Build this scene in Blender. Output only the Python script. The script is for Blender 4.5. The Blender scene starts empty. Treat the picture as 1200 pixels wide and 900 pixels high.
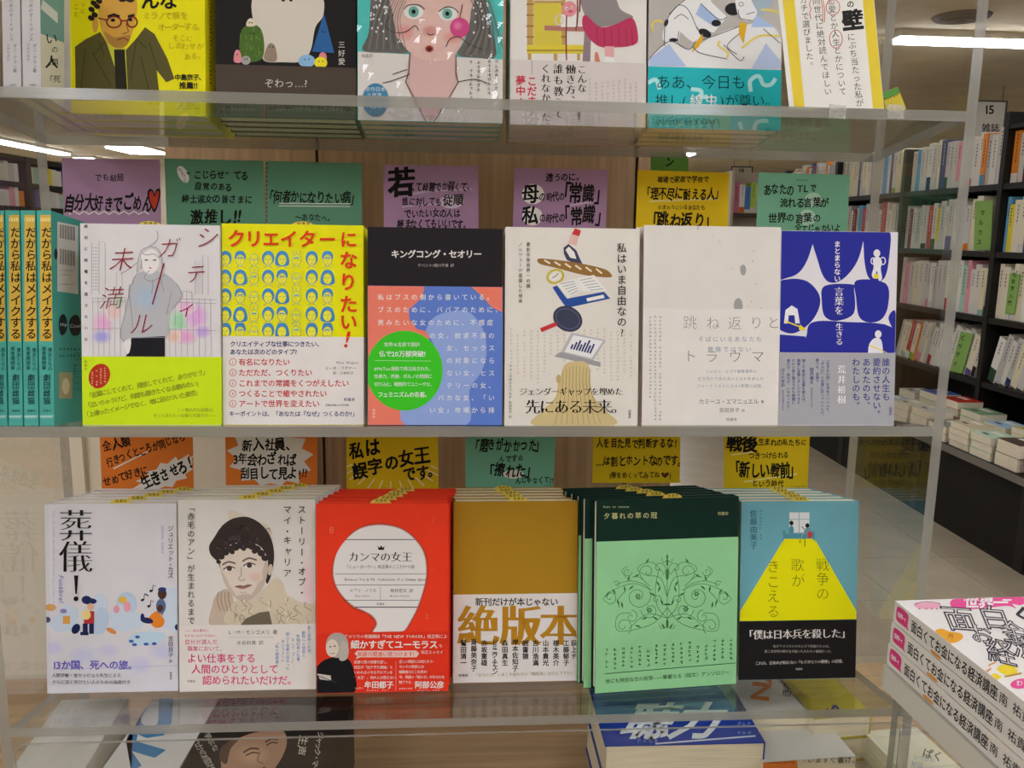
import bpy, bmesh, math, random
from mathutils import Matrix, Vector

# ------------------------------------------------------------------ camera, light, exposure
sc = bpy.context.scene
COL = sc.collection
YAW, PITCH, ROLL = math.radians(3.949), math.radians(10.119), math.radians(0.88)
FPX = 1000.0                                    # focal length in pixels of the 1200x900 frame
CAM = Vector((0.0, 0.0, 1.45))
_f = Vector((math.sin(YAW)*math.cos(PITCH), math.cos(YAW)*math.cos(PITCH), -math.sin(PITCH)))
_r0 = Vector((math.cos(YAW), -math.sin(YAW), 0))
_u0 = _r0.cross(_f)
_r = math.cos(ROLL)*_r0 + math.sin(ROLL)*_u0
_u = -math.sin(ROLL)*_r0 + math.cos(ROLL)*_u0
cam_d = bpy.data.cameras.new('camera'); cam = bpy.data.objects.new('camera', cam_d); COL.objects.link(cam)
cam_d.sensor_fit = 'HORIZONTAL'; cam_d.sensor_width = 36.0; cam_d.lens = 36.0*FPX/1200.0
cam_d.clip_start = 0.02; cam_d.clip_end = 100
cam.matrix_world = Matrix(((_r.x, _u.x, -_f.x, CAM.x), (_r.y, _u.y, -_f.y, CAM.y), (_r.z, _u.z, -_f.z, CAM.z), (0, 0, 0, 1)))
sc.camera = cam
sc.view_settings.view_transform = 'Standard'
sc.view_settings.look = 'None'
sc.view_settings.gamma = 1.0
sc.view_settings.use_curve_mapping = False
sc.view_settings.exposure = 0.0
sc.cycles.transparent_max_bounces = 32
world = bpy.data.worlds.new('world'); sc.world = world; world.use_nodes = True
world.node_tree.nodes['Background'].inputs[0].default_value = (0.9, 0.85, 0.75, 1)
world.node_tree.nodes['Background'].inputs[1].default_value = 0.3
LAMP = 21.5                                     # emission of the ceiling tubes

def ray(x, y):
    return _f + (x-600.0)/FPX*_r - (y-450.0)/FPX*_u
def onplane(x, y, P, n):
    d = ray(x, y); return CAM + d*((P-CAM).dot(n)/d.dot(n))
def onY(x, y, Y): return onplane(x, y, Vector((0, Y, 0)), Vector((0, 1, 0)))
def onX(x, y, X): return onplane(x, y, Vector((X, 0, 0)), Vector((1, 0, 0)))
def onZ(x, y, Z): return onplane(x, y, Vector((0, 0, Z)), Vector((0, 0, 1)))

# ------------------------------------------------------------------ materials
def s2l(c):
    return c/12.92 if c <= 0.04045 else ((c+0.055)/1.055)**2.4
def hexlin(h, k=1.15, cap=0.86):
    h = h.lstrip('#')
    return tuple(min(cap, max(0.004, k*s2l(int(h[i:i+2], 16)/255.0))) for i in (0, 2, 4))
_M = {}
def mat(h, rough=0.55, grain=0.0, scale=60.0, metal=0.0, k=1.15, spec=0.4, stretch=None, dark=0.75, bump=0.0, coat=0.0):
    key = (h, rough, grain, scale, metal, k, spec, stretch, dark, bump, coat)
    if key in _M: return _M[key]
    m = bpy.data.materials.new('paint_'+h.strip('#')); m.use_nodes = True
    nt = m.node_tree; b = nt.nodes['Principled BSDF']
    c = hexlin(h, k)
    b.inputs['Base Color'].default_value = (*c, 1)
    b.inputs['Roughness'].default_value = rough; b.inputs['Metallic'].default_value = metal
    b.inputs['Specular IOR Level'].default_value = spec
    if coat: b.inputs['Coat Weight'].default_value = coat; b.inputs['Coat Roughness'].default_value = 0.12
    if grain > 0:
        tc = nt.nodes.new('ShaderNodeTexCoord'); mp = nt.nodes.new('ShaderNodeMapping')
        mp.inputs['Scale'].default_value = stretch or (1, 1, 1)
        nz = nt.nodes.new('ShaderNodeTexNoise'); nz.inputs['Scale'].default_value = scale; nz.inputs['Detail'].default_value = 4
        rp = nt.nodes.new('ShaderNodeValToRGB')
        rp.color_ramp.elements[0].position = 0.3; rp.color_ramp.elements[1].position = 0.7
        d = 1-grain*(1-dark)*2
        rp.color_ramp.elements[0].color = (c[0]*d, c[1]*d, c[2]*d, 1)
        rp.color_ramp.elements[1].color = (min(.95, c[0]*(1+grain*.3)), min(.95, c[1]*(1+grain*.3)), min(.95, c[2]*(1+grain*.3)), 1)
        nt.links.new(tc.outputs['Object'], mp.inputs['Vector']); nt.links.new(mp.outputs[0], nz.inputs['Vector'])
        nt.links.new(nz.outputs['Fac'], rp.inputs[0]); nt.links.new(rp.outputs[0], b.inputs['Base Color'])
        if bump:
            bp = nt.nodes.new('ShaderNodeBump'); bp.inputs['Strength'].default_value = bump; bp.inputs['Distance'].default_value = 0.002
            nt.links.new(nz.outputs['Fac'], bp.inputs['Height']); nt.links.new(bp.outputs[0], b.inputs['Normal'])
    _M[key] = m; return m
def emit(h, s):
    key = ('e', h, s)
    if key in _M: return _M[key]
    m = bpy.data.materials.new('glow_'+h.strip('#')); m.use_nodes = True; nt = m.node_tree
    b = nt.nodes['Principled BSDF']; b.inputs['Base Color'].default_value = (*hexlin(h), 1)
    b.inputs['Emission Color'].default_value = (*hexlin(h, 1, 1), 1); b.inputs['Emission Strength'].default_value = s
    _M[key] = m; return m
def clear_mat(name, tint, refl_rough, ior=1.45, body=0.0, body_col='#ffffff'):
    if name in _M: return _M[name]
    m = bpy.data.materials.new(name); m.use_nodes = True; nt = m.node_tree; nt.nodes.clear()
    o = nt.nodes.new('ShaderNodeOutputMaterial'); tr = nt.nodes.new('ShaderNodeBsdfTransparent'); tr.inputs[0].default_value = (*tint, 1)
    gl = nt.nodes.new('ShaderNodeBsdfGlossy'); gl.inputs['Roughness'].default_value = refl_rough
    fr = nt.nodes.new('ShaderNodeFresnel'); fr.inputs['IOR'].default_value = ior
    geo = nt.nodes.new('ShaderNodeNewGeometry'); mi = nt.nodes.new('ShaderNodeMapRange')     # same reflectance from both sides of a face
    mi.inputs['To Min'].default_value = ior; mi.inputs['To Max'].default_value = 1.0/ior
    nt.links.new(geo.outputs['Backfacing'], mi.inputs['Value']); nt.links.new(mi.outputs[0], fr.inputs['IOR'])
    nz = nt.nodes.new('ShaderNodeTexNoise'); nz.inputs['Scale'].default_value = 9.0
    mx = nt.nodes.new('ShaderNodeMixShader')
    base = tr
    if body > 0:
        df = nt.nodes.new('ShaderNodeBsdfDiffuse'); df.inputs[0].default_value = (*hexlin(body_col, 1), 1)
        tl = nt.nodes.new('ShaderNodeBsdfTranslucent'); tl.inputs[0].default_value = (*hexlin(body_col, 1), 1)
        a = nt.nodes.new('ShaderNodeMixShader'); a.inputs[0].default_value = 0.35
        nt.links.new(df.outputs[0], a.inputs[1]); nt.links.new(tl.outputs[0], a.inputs[2])
        b = nt.nodes.new('ShaderNodeMixShader')
        mr = nt.nodes.new('ShaderNodeMapRange'); mr.inputs['To Min'].default_value = body-0.12; mr.inputs['To Max'].default_value = min(1, body+0.12)
        nt.links.new(nz.outputs['Fac'], mr.inputs['Value']); nt.links.new(mr.outputs[0], b.inputs[0])
        nt.links.new(tr.outputs[0], b.inputs[1]); nt.links.new(a.outputs[0], b.inputs[2]); base = b
    nt.links.new(fr.outputs[0], mx.inputs[0]); nt.links.new(base.outputs[0], mx.inputs[1]); nt.links.new(gl.outputs[0], mx.inputs[2])
    nt.links.new(mx.outputs[0], o.inputs[0]); _M[name] = m; return m
CLEAR = clear_mat('clear_acrylic', (0.955, 0.965, 0.955), 0.02)
EDGE = clear_mat('acrylic_edge', (0.9, 0.92, 0.9), 0.15, body=0.72, body_col='#aaa8a1')
FILM = clear_mat('clear_film', (0.97, 0.97, 0.97), 0.04, ior=1.42)
TAPE = clear_mat('clear_tape', (0.95, 0.95, 0.95), 0.2, body=0.3, body_col='#ece9e2')
def paper(h): return mat(h, rough=0.5, grain=0.06, scale=35.0, spec=0.12)
def ink(h): return mat(h, rough=0.55, spec=0.1)
PAGE = mat('#e2d6bd', rough=0.8, grain=0.35, scale=14.0, stretch=(1, 60, 1))

# ------------------------------------------------------------------ mesh helpers
def newmesh(name, verts, faces, mats, idx=None, parent=None, M=None):
    me = bpy.data.meshes.new(name); me.from_pydata(verts, [], faces)
    for m in mats: me.materials.append(m)
    if idx: me.polygons.foreach_set('material_index', idx)
    me.update()
    o = bpy.data.objects.new(name, me); COL.objects.link(o)
    if parent is not None: o.parent = parent
    if M is not None: o.matrix_local = M
    return o
class MB:
    def __init__(s): s.v = []; s.f = []; s.i = []; s.m = []
    def slot(s, m):
        if m not in s.m: s.m.append(m)
        return s.m.index(m)
    def box(s, x0, x1, y0, y1, z0, z1, m):
        n = len(s.v); k = s.slot(m)
        s.v += [(x0,y0,z0),(x1,y0,z0),(x1,y1,z0),(x0,y1,z0),(x0,y0,z1),(x1,y0,z1),(x1,y1,z1),(x0,y1,z1)]
        s.f += [tuple(n+a for a in q) for q in ((0,3,2,1),(4,5,6,7),(0,1,5,4),(1,2,6,5),(2,3,7,6),(3,0,4,7))]; s.i += [k]*6
        return s
    def plate(s, x0, x1, y0, y1, z0, z1, m, me, axis):
        """a box whose two large faces (normal to axis) use m and whose rims use me"""
        a = len(s.f); s.box(x0, x1, y0, y1, z0, z1, me); k = s.slot(m)
        for q in {'z': (0, 1), 'y': (2, 4), 'x': (3, 5)}[axis]: s.i[a+q] = k
        return s
    def prism(s, pts, y0, y1, m, cap=True):
        """polygon in x,z (list) extruded from y0 to y1"""
        n = len(s.v); k = s.slot(m); N = len(pts)
        s.v += [(p[0], y0, p[1]) for p in pts] + [(p[0], y1, p[1]) for p in pts]
        s.f += [tuple(range(n, n+N)), tuple(range(n+2*N-1, n+N-1, -1))]; s.i += [k, k]
        for j in range(N):
            j2 = (j+1) % N; s.f.append((n+j, n+N+j, n+N+j2, n+j2)); s.i.append(k)
        return s
    def quad(s, a, b, c, d, m):
        n = len(s.v); s.v += [tuple(a), tuple(b), tuple(c), tuple(d)]; s.f.append((n, n+1, n+2, n+3)); s.i.append(s.slot(m)); return s
    def tube(s, p0, p1, r, m, n=10):
        p0 = Vector(p0); p1 = Vector(p1); d = (p1-p0).normalized(); a = d.orthogonal().normalized(); b = d.cross(a)
        k = s.slot(m); N = len(s.v)
        for p in (p0, p1):
            for j in range(n):
                t = 2*math.pi*j/n; s.v.append(tuple(p+r*(math.cos(t)*a+math.sin(t)*b)))
        for j in range(n):
            s.f.append((N+j, N+(j+1) % n, N+n+(j+1) % n, N+n+j)); s.i.append(k)
        s.f += [tuple(range(N+n-1, N-1, -1)), tuple(range(N+n, N+2*n))]; s.i += [k, k]; return s
    def build(s, name, parent=None, M=None):
        return newmesh(name, s.v, s.f, s.m, s.i, parent, M)
def empty(name, M):
    o = bpy.data.objects.new(name, None); o.empty_display_size = 0.05; COL.objects.link(o); o.matrix_world = M; return o
def tag(o, label=None, cat=None, group=None, kind=None):
    if label: o['label'] = label
    if cat: o['category'] = cat
    if group: o['group'] = group
    if kind: o['kind'] = kind
    return o
def copytree(o, parent=None):
    c = o.copy(); COL.objects.link(c)
    if parent is not None: c.parent = parent
    for ch in list(o.children): copytree(ch, c)
    return c
def frame(P, ex, into, up):
    return Matrix(((ex.x, into.x, up.x, P.x), (ex.y, into.y, up.y, P.y), (ex.z, into.z, up.z, P.z), (0, 0, 0, 1)))

# ------------------------------------------------------------------ glyphs and flat print
_G = {}
def fatten(vs, fs, wx, wy):
    """push the outline of a filled glyph outwards by wx, wy (the filling keeps its faces)"""
    cnt = {}
    for f in fs:
        ar = sum(vs[f[i]][0]*vs[f[(i+1) % len(f)]][1]-vs[f[(i+1) % len(f)]][0]*vs[f[i]][1] for i in range(len(f)))
        g = f if ar > 0 else f[::-1]
        for i in range(len(g)):
            e = (g[i], g[(i+1) % len(g)]); cnt[e] = cnt.get(e, 0)+1
    nb = {}
    for (p, q) in cnt:
        if (q, p) in cnt: continue
        dx, dy = vs[q][0]-vs[p][0], vs[q][1]-vs[p][1]; l = math.hypot(dx, dy)
        if l < 1e-9: continue
        n = (dy/l, -dx/l)
        for k in (p, q): nb.setdefault(k, []).append(n)
    out = list(vs)
    for k, ns in nb.items():
        x = sum(n[0] for n in ns); y = sum(n[1] for n in ns); l = math.hypot(x, y)
        if l < 1e-6: continue
        x, y = x/l, y/l; c = max(0.6, min(x*n[0]+y*n[1] for n in ns))
        out[k] = (vs[k][0]+x/c*wx, vs[k][1]+y/c*wy)
    return out
def glyph(s, w=0.0, serif=False, res=2):
    key = (s, round(w, 4), serif, res)
    if key in _G: return _G[key]
    cu = bpy.data.curves.new('glyph', 'FONT'); cu.body = s; cu.size = 1; cu.resolution_u = res; cu.offset = min(w, 0)
    ob = bpy.data.objects.new('glyph', cu)
    src = ob; k = 1.0
    if serif:
        try:
            cu.offset = 0
            c2 = ob.to_curve(bpy.context.evaluated_depsgraph_get()).copy(); k = 3.0
            c2.transform(Matrix.Scale(k, 4, (1, 0, 0))); c2.offset = -0.018; c2.resolution_u = res
            src = bpy.data.objects.new('glyph', c2)
        except Exception as e:
            k = 1.0
    me = bpy.data.meshes.new_from_object(src)
    vs = [(v.co.x/k, v.co.y) for v in me.vertices]; fs = [tuple(p.vertices) for p in me.polygons]
    bpy.data.meshes.remove(me)
    if src is not ob: bpy.data.objects.remove(src)
    bpy.data.objects.remove(ob); bpy.data.curves.remove(cu)
    mx = max([v[0] for v in vs], default=0.3)
    if serif: vs = fatten(vs, fs, w+0.012, max(0, w-0.012))
    elif w > 0: vs = fatten(vs, fs, w, w)
    _G[key] = (vs, fs, mx); return _G[key]
def catmull(pts, closed, n=5):
    out = []; N = len(pts)
    rng = range(N) if closed else range(N-1)
    for i in rng:
        g = (lambda j: pts[j % N]) if closed else (lambda j: pts[max(0, min(N-1, j))])
        p0, p1, p2, p3 = g(i-1), g(i), g(i+1), g(i+2)
        for q in range(n):
            t = q/n
            out.append(tuple(0.5*(2*p1[a]+(p2[a]-p0[a])*t+(2*p0[a]-5*p1[a]+4*p2[a]-p3[a])*t*t+(3*p1[a]-p0[a]-3*p2[a]+p3[a])*t**3) for a in (0, 1)))
    if not closed: out.append(tuple(pts[-1]))
    return out
ROT90 = set('ー「」『』()()〜—…-―＝=〈〉《》')
SMALL = set('。、')
class Canvas:
    """flat print on a plane: points are read in the photograph (or in a magnified crop of it) and laid on the plane"""
    LAY = 0.00009
    def __init__(s, M, seed=1):
        s.M = M; s.P = M.to_translation(); s.ex = Vector(M.col[0][:3]); s.into = Vector(M.col[1][:3]); s.ez = Vector(M.col[2][:3])
        s.x0 = s.y0 = 0; s.s = 1.0; s.lay = 1; s.mb = MB(); s.rng = random.Random(seed); s.clip = None; s.bclip = None
    def view(s, x0, y0, k): s.x0, s.y0, s.s = x0, y0, k; return s
    def up(s, n=1): s.lay += n; return s
    def uv(s, x, y):
        p = onplane(s.x0+x/s.s, s.y0+y/s.s, s.P, s.into)-s.P
        u, v = p.dot(s.ex), p.dot(s.ez)
        if s.clip:
            u = min(max(u, s.clip[0]), s.clip[1]); v = min(max(v, s.clip[2]), s.clip[3])
        return u, v
    def mesh(s, pts, faces, col):
        n = len(s.mb.v); k = s.mb.slot(ink(col) if isinstance(col, str) else col); y = -s.lay*s.LAY
        for p in pts:
            u, v = s.uv(*p); s.mb.v.append((u, y, v))
        for f in faces: s.mb.f.append(tuple(n+a for a in f)); s.mb.i.append(k)
    def poly(s, pts, col):
        s.lay += 0.03
        if len(pts) > 4:
            from mathutils.geometry import tessellate_polygon
            tr = tessellate_polygon([[Vector((p[0], p[1], 0)) for p in pts]])
            s.mesh(pts, tr, col)
        else: s.mesh(pts, [tuple(range(len(pts)))], col)
        return s
    def rect(s, x0, y0, x1, y1, col): return s.poly([(x0, y0), (x1, y0), (x1, y1), (x0, y1)], col)
    def blob(s, pts, col, n=5): return s.poly(catmull(pts, True, n), col)
    def ell(s, cx, cy, rx, ry, col, rot=0, n=24):
        c, q = math.cos(math.radians(rot)), math.sin(math.radians(rot))
        return s.poly([(cx+rx*math.cos(t)*c-ry*math.sin(t)*q, cy+rx*math.cos(t)*q+ry*math.sin(t)*c) for t in [2*math.pi*j/n for j in range(n)]], col)
    def line(s, pts, w, col, smooth=False, closed=False, tick=True):
        if tick: s.lay += 0.03
        if smooth: pts = catmull(pts, closed, 5)
        P = [Vector(p) for p in pts]; N = len(P); L = []; R = []
        for i in range(N):
            a = P[(i-1) % N] if (closed or i > 0) else P[i]; b = P[(i+1) % N] if (closed or i < N-1) else P[i]
            d = (b-a); d = d.normalized() if d.length > 1e-9 else Vector((1, 0)); n = Vector((-d.y, d.x))*w/2
            L.append(tuple(P[i]+n)); R.append(tuple(P[i]-n))
        m = N if closed else N-1
        s.mesh(L+R, [(i, (i+1) % N, N+(i+1) % N, N+i) for i in range(m)], col); return s
    def ring(s, cx, cy, rx, ry, w, col, rot=0, a0=0, a1=360, n=22):
        c, q = math.cos(math.radians(rot)), math.sin(math.radians(rot)); full = a1-a0 >= 360
        pts = [(cx+rx*math.cos(t)*c-ry*math.sin(t)*q, cy+rx*math.cos(t)*q+ry*math.sin(t)*c) for t in [math.radians(a0+(a1-a0)*j/n) for j in range(n if full else n+1)]]
        return s.line(pts, w, col, closed=full)
    def put(s, ch, cx, cy, size, col, w=0, rot=0, skew=0, serif=False, sx=1.0, res=2):
        vs, fs, mx = glyph(ch, w, serif, res)
        c, q = math.cos(math.radians(rot)), math.sin(math.radians(rot)); pts = []
        for (x, y) in vs:
            a = (x-0.5)*sx; b = y-0.38; a += b*skew
            a *= size; b *= -size
            pts.append((cx+a*c-b*q, cy+a*q+b*c))
        s.mesh(pts, fs, col); return s
    def text(s, t, x, y, size, col, w=0, v=False, pitch=1.0, rot=0, skew=0, jit=0, serif=False, sx=1.0, res=2):
        """horizontal: (x,y) is the left end at mid height; vertical: the top end on the centre line. Turned by rot."""
        c, q = math.cos(math.radians(rot)), math.sin(math.radians(rot)); d = 0.0
        if size/s.s < 9: serif = False
        if size/s.s < 5: res = 1
        elif size/s.s < 7: pass
        else: w += 0.006
        for ch in t:
            if ch == ' ': d += size*0.5*pitch; continue
            half = ord(ch) < 0x250
            adv = 1.0
            if half and not v: adv = glyph(ch, w, serif, res)[2]+0.10
            adv *= sx if not v else 1.0
            ox = oy = 0.0; r2 = 0
            if v:
                if ch in ROT90: r2 = 90
                if ch in SMALL: ox, oy = 0.55, -0.55
                if ch in 'ぁぃぅぇぉっゃゅょァィゥェォッャュョ': ox, oy = 0.1, -0.1
                if half: ox = 0.5-glyph(ch, w, serif, res)[2]/2
                a, b = ox*size, d+(0.5+oy)*size*1.0
                d += size*pitch*(1.0 if ch not in '・' else 0.8)
            else:
                a, b = d+size*0.5*(1.0 if half else sx), 0.0
                d += size*pitch*adv
            if jit: a += s.rng.uniform(-1, 1)*jit*size*0.06; b += s.rng.uniform(-1, 1)*jit*size*0.08
            rr = rot+r2+(s.rng.uniform(-1, 1)*jit*6 if jit else 0); sz = size*(1+(s.rng.uniform(-1, 1)*jit*0.1 if jit else 0))
            s.put(ch, x+a*c-b*q, y+a*q+b*c, sz, col, w, rr, skew, serif, sx, res)
        return s
    def squig(s, x, y, n, size, col, v=False, pitch=1.0, rot=0):
        """print too small to read in the photograph: rows of character-like strokes"""
        c, q = math.cos(math.radians(rot)), math.sin(math.radians(rot)); g = s.rng; w = size*0.10
        for i in range(n):
            a, b = (0, (i*pitch+.5)*size) if v else ((i*pitch+.5)*size, 0)
            if g.random() < 0.06: continue
            cx, cy = x+a*c-b*q, y+a*q+b*c; h = size*0.36; r = lambda k=1.0: g.uniform(-h, h)*k
            t = r(.6); s.line([(cx-h, cy+t), (cx+h, cy+t)], w, col, tick=False)
            t = r(.6); s.line([(cx+t, cy-h), (cx+t, cy+h)], w, col, tick=False)
            if g.random() < .7: s.line([(cx+r(), cy-h), (cx+r(), cy+h)], w, col, tick=False)
            if g.random() < .5: t = r(); s.line([(cx-h*.7, cy+t), (cx+h*.7, cy+t)], w, col, tick=False)
        return s
    def soft(s, x, y, rx, ry, col, bg, n=4):
        """a soft patch of printed colour fading to the paper"""
        def mixc(t): return '#'+''.join('%02x' % round(int(bg[i:i+2], 16)*(1-t)+int(col[i:i+2], 16)*t) for i in (1, 3, 5))
        for k in range(n):
            t = (k+1)/n; s.ell(x, y, rx*(1-.75*k/n), ry*(1-.75*k/n), mixc(t), n=18)
        return s
    def band(s):
        """from here on the print is on the paper band"""
        s.lay = 5; s.clip = s.bclip or s.clip; return s
    def flush(s, name, parent):
        if not s.mb.v: return None
        o = s.mb.build(name, parent); s.mb = MB(); return o
# ------------------------------------------------------------------ the room
def struct(o): o['kind'] = 'structure'; return o
RX0, RX1, RY0, RY1, CEIL = -9.0, 6.5, -5.0, 17.0, 2.62
FLOOR_M = mat('#b9ab92', rough=0.28, grain=0.25, scale=6.0, k=0.9, spec=0.5)
GROUT_M = mat('#8d8069', rough=0.7)
fl = struct(MB().box(RX0, RX1, RY0, RY1, -0.05, -0.003, GROUT_M).build('floor'))
fl['label'] = 'glossy beige tiled shop floor'
tile_me = None
for ix in range(-12, 9):
    for iy in range(2, 18):
        tx, ty = ix*0.45, iy*0.45
        if tile_me is None:
            b = MB().box(0.0015, 0.4485, 0.0015, 0.4485, -0.0035, 0, FLOOR_M); t0 = b.build('floor_tile', fl); tile_me = t0.data; t0.location = (tx, ty, 0)
        else:
            o = bpy.data.objects.new('floor_tile', tile_me); COL.objects.link(o); o.parent = fl; o.location = (tx, ty, 0)
# the rest of the floor, out of sight or too far to tell the tiles apart
b = MB()
b.box(RX0, RX1, RY0, 0.9, -0.0035, 0, FLOOR_M); b.box(RX0, RX1, 8.1, RY1, -0.0035, 0, FLOOR_M)
b.box(RX0, -5.4, 0.9, 8.1, -0.0035, 0, FLOOR_M); b.box(4.05, RX1, 0.9, 8.1, -0.0035, 0, FLOOR_M)
b.build('floor_surface', fl)
CEIL_M = mat('#d8cbb0', rough=0.9, grain=0.2, scale=3.0, k=1.1)
WALL_M = mat('#c4b79f', rough=0.85, grain=0.15, scale=2.0, k=1.0)
struct(MB().box(RX0, RX1, RY0, RY1, CEIL, CEIL+0.1, CEIL_M).build('ceiling'))['label'] = 'beige shop ceiling'
struct(MB().box(RX0, RX1, RY1, RY1+0.1, 0, CEIL, WALL_M).build('wall_back'))['label'] = 'far beige shop wall'
struct(MB().box(RX0, RX1, RY0-0.1, RY0, 0, CEIL, WALL_M).build('wall_front'))['label'] = 'beige shop wall behind the viewer'
struct(MB().box(RX0-0.1, RX0, RY0, RY1, 0, CEIL, WALL_M).build('wall_left'))['label'] = 'beige shop wall on the left'
struct(MB().box(RX1, RX1+0.1, RY0, RY1, 0, CEIL, WALL_M).build('wall_right'))['label'] = 'beige shop wall on the right'

# ceiling lamps: housing + diffuser that gives the light
TUBE = emit('#f3f6ff', LAMP)
HOUSING = mat('#d8d2c4', rough=0.6)
def lamp(x, y, length, along, label, w=0.16):
    r = empty('ceiling_lamp', Matrix.Translation((x, y, CEIL)))
    tag(r, label, 'ceiling lamp', 'ceiling lamps')
    hx, hy = (length/2, w/2) if along == 'x' else (w/2, length/2)
    MB().box(-hx-.02, hx+.02, -hy-.02, hy+.02, -0.035, 0, HOUSING).build('housing', r)
    MB().box(-hx, hx, -hy, hy, -0.06, -0.035, TUBE).build('diffuser', r)
    return r
OUT = 'white ceiling lamp in the rows above and behind the viewer'
for x in (-6.3, -3.6, -1.35, 0.9):
    for y in (-3.6, -2.0, -0.4): lamp(x, y, 1.2, 'y', OUT)
for y in (-3.6, -2.0, -0.4): lamp(3.3, y, 1.2, 'y', OUT)
for x in (-6.3, -3.6, -0.9): lamp(x, 2.6, 1.2, 'y', OUT)
lamp(-1.0, 5.5, 1.2, 'y', OUT)
lamp(0.9, 3.6, 1.2, 'y', OUT)
lamp(4.0, 5.05, 2.9, 'x', 'long bright white ceiling lamp above the black bookcase at right', 0.1)
lamp(3.4, 2.2, 1.2, 'y', OUT); lamp(1.7, 1.3, 1.2, 'y', OUT)
lamp(-6.32, 13.5, 2.4, 'y', 'long lit ceiling lamp at the far left edge of the view', 0.22)
lamp(-4.8, 13.7, 1.0, 'y', 'short wide ceiling lamp above the purple card', 0.55)
lamp(-6.35, 17-0.9, 1.2, 'y', 'small far ceiling lamp low over the left back shelves', 0.3)
lamp(2.3, 12.5, 2.2, 'x', 'far ceiling lamp behind the hanging aisle sign', 0.5)
lamp(-2.2, 9.0, 1.2, 'y', 'ceiling lamp deep in the shop hidden behind the top row'); lamp(0.8, 9.0, 1.2, 'y', 'ceiling lamp deep in the shop behind the wooden pillar')
# round air vent in the ceiling
v = onZ(1127, 19, CEIL)
b = MB(); DK = mat('#5d564c', rough=0.8); 
for rr, zz in ((0.15, 0.012), (0.11, 0.02), (0.07, 0.028), (0.03, 0.034)):
    pts = [(rr*math.cos(2*math.pi*j/20), rr*math.sin(2*math.pi*j/20)) for j in range(20)]
    n = len(b.v); k = b.slot(DK)
    b.v += [(p[0], p[1], 0) for p in pts]+[(p[0]*.93, p[1]*.93, -zz) for p in pts]
    for j in range(20): b.f.append((n+j, n+(j+1) % 20, n+20+(j+1) % 20, n+20+j)); b.i.append(k)
    b.f.append(tuple(range(n+20, n+40))); b.i.append(k)
o = b.build('ceiling_vent'); o.location = (v.x, v.y, CEIL); tag(o, 'dark round air vent in the ceiling at upper right', 'vent')

# ------------------------------------------------------------------ wooden pillar behind the display
WOOD = mat('#a98b6b', rough=0.5, grain=0.4, scale=11.0, stretch=(9, 9, 0.3), dark=0.65, k=1.2)
WOODC = mat('#4a3a2c', rough=0.8)
PY = 1.15
px0, px1 = onY(193, 175, PY).x, onY(802, 230, PY).x
s1, s2 = onY(371, 180, PY).x, onY(747, 180, PY).x
pil = empty('wood_pillar', Matrix.Translation(((px0+px1)/2, PY, 0)))
tag(pil, 'brown wood-clad pillar standing behind the clear display stand', 'pillar')
cx = (px0+px1)/2
MB().box(px0-cx+.004, px1-cx-.004, 0.012, 0.55, 0, CEIL-0.01, WOODC).build('core', pil)
for a, c in ((px0, s1-.002), (s1+.002, s2-.002), (s2+.002, px1)):
    MB().box(a-cx, c-cx, 0, 0.012, 0, CEIL-0.01, WOOD).build('panel', pil)
for sx in (px0-cx, px1-cx-0.004):
    MB().box(sx, sx+0.004, 0.0125, 0.55, 0, CEIL-0.01, WOOD).build('panel', pil)
# pale board leaning on it, under the middle shelf; left one added for brightness
CREAM = mat('#d6cdb8', rough=0.25, grain=0.12, scale=8.0, k=1.15)
for xa, xb, yy, lb in ((98.5, 368, 1.128, 'plain cream board against the pillar behind the orange cards'), (-140, 97.5, 1.120, 'added cream board standing in for the bright area left of the orange cards')):
    x0, x1 = onY(xa, 540, yy).x, onY(xb, 540, yy).x
    tag(MB().box(x0, x1, yy, yy+0.018, 0.0, 1.34, CREAM).build('back_board'), lb, 'board')

# ------------------------------------------------------------------ table and clear stand
TILT = math.radians(7.9)
EX = Vector((1, 0, 0)); INTO = Vector((0, math.cos(TILT), -math.sin(TILT))); UP = Vector((0, math.sin(TILT), math.cos(TILT)))
TABLE_Z = 0.84
tb = empty('display_table', Matrix.Translation((0, 0.86, 0))); tag(tb, 'brown wooden display table under the clear stand', 'table')
TW = mat('#a88b68', rough=0.45, grain=0.5, scale=8.0, stretch=(0.4, 9, 9), dark=0.6, k=1.25)
MB().box(-0.66, 0.80, -0.46, 0.255, TABLE_Z-0.03, TABLE_Z, TW).build('tabletop', tb)
for sx in (-0.62, 0.72):
    for sy in (-0.43, 0.19): MB().box(sx, sx+0.04, sy, sy+0.04, 0, TABLE_Z-0.03, TW).build('leg', tb)
XL, XR, YF, DEPTH = -0.4195, 0.4590, 0.770, 0.166
SHELF_Z = {'top': 1.5630, 'mid': 1.2721, 'bot': 0.9782}
stand = empty('acrylic_display_stand', Matrix.Translation((0.02, 0.85, TABLE_Z)))
tag(stand, 'clear acrylic display stand with three tilted shelves full of books', 'display stand')
SI = Matrix.Translation((-0.02, -0.85, -TABLE_Z))
for (a, c) in ((XL-0.010, XL), (XR, XR+0.010)):
    o = MB().plate(a, c, YF, 0.937, TABLE_Z, 1.95, CLEAR, EDGE, 'x').build('side_panel', stand, SI)
THK = {'top': 0.0095, 'mid': 0.0095, 'bot': 0.0085}
for nm, z in SHELF_Z.items():
    o = MB().plate(XL+.0003, XR-.0003, 0, DEPTH, -THK[nm], 0, CLEAR, EDGE, 'z').build('shelf', stand, SI @ frame(Vector((0, YF, z)), EX, INTO, UP))
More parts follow.
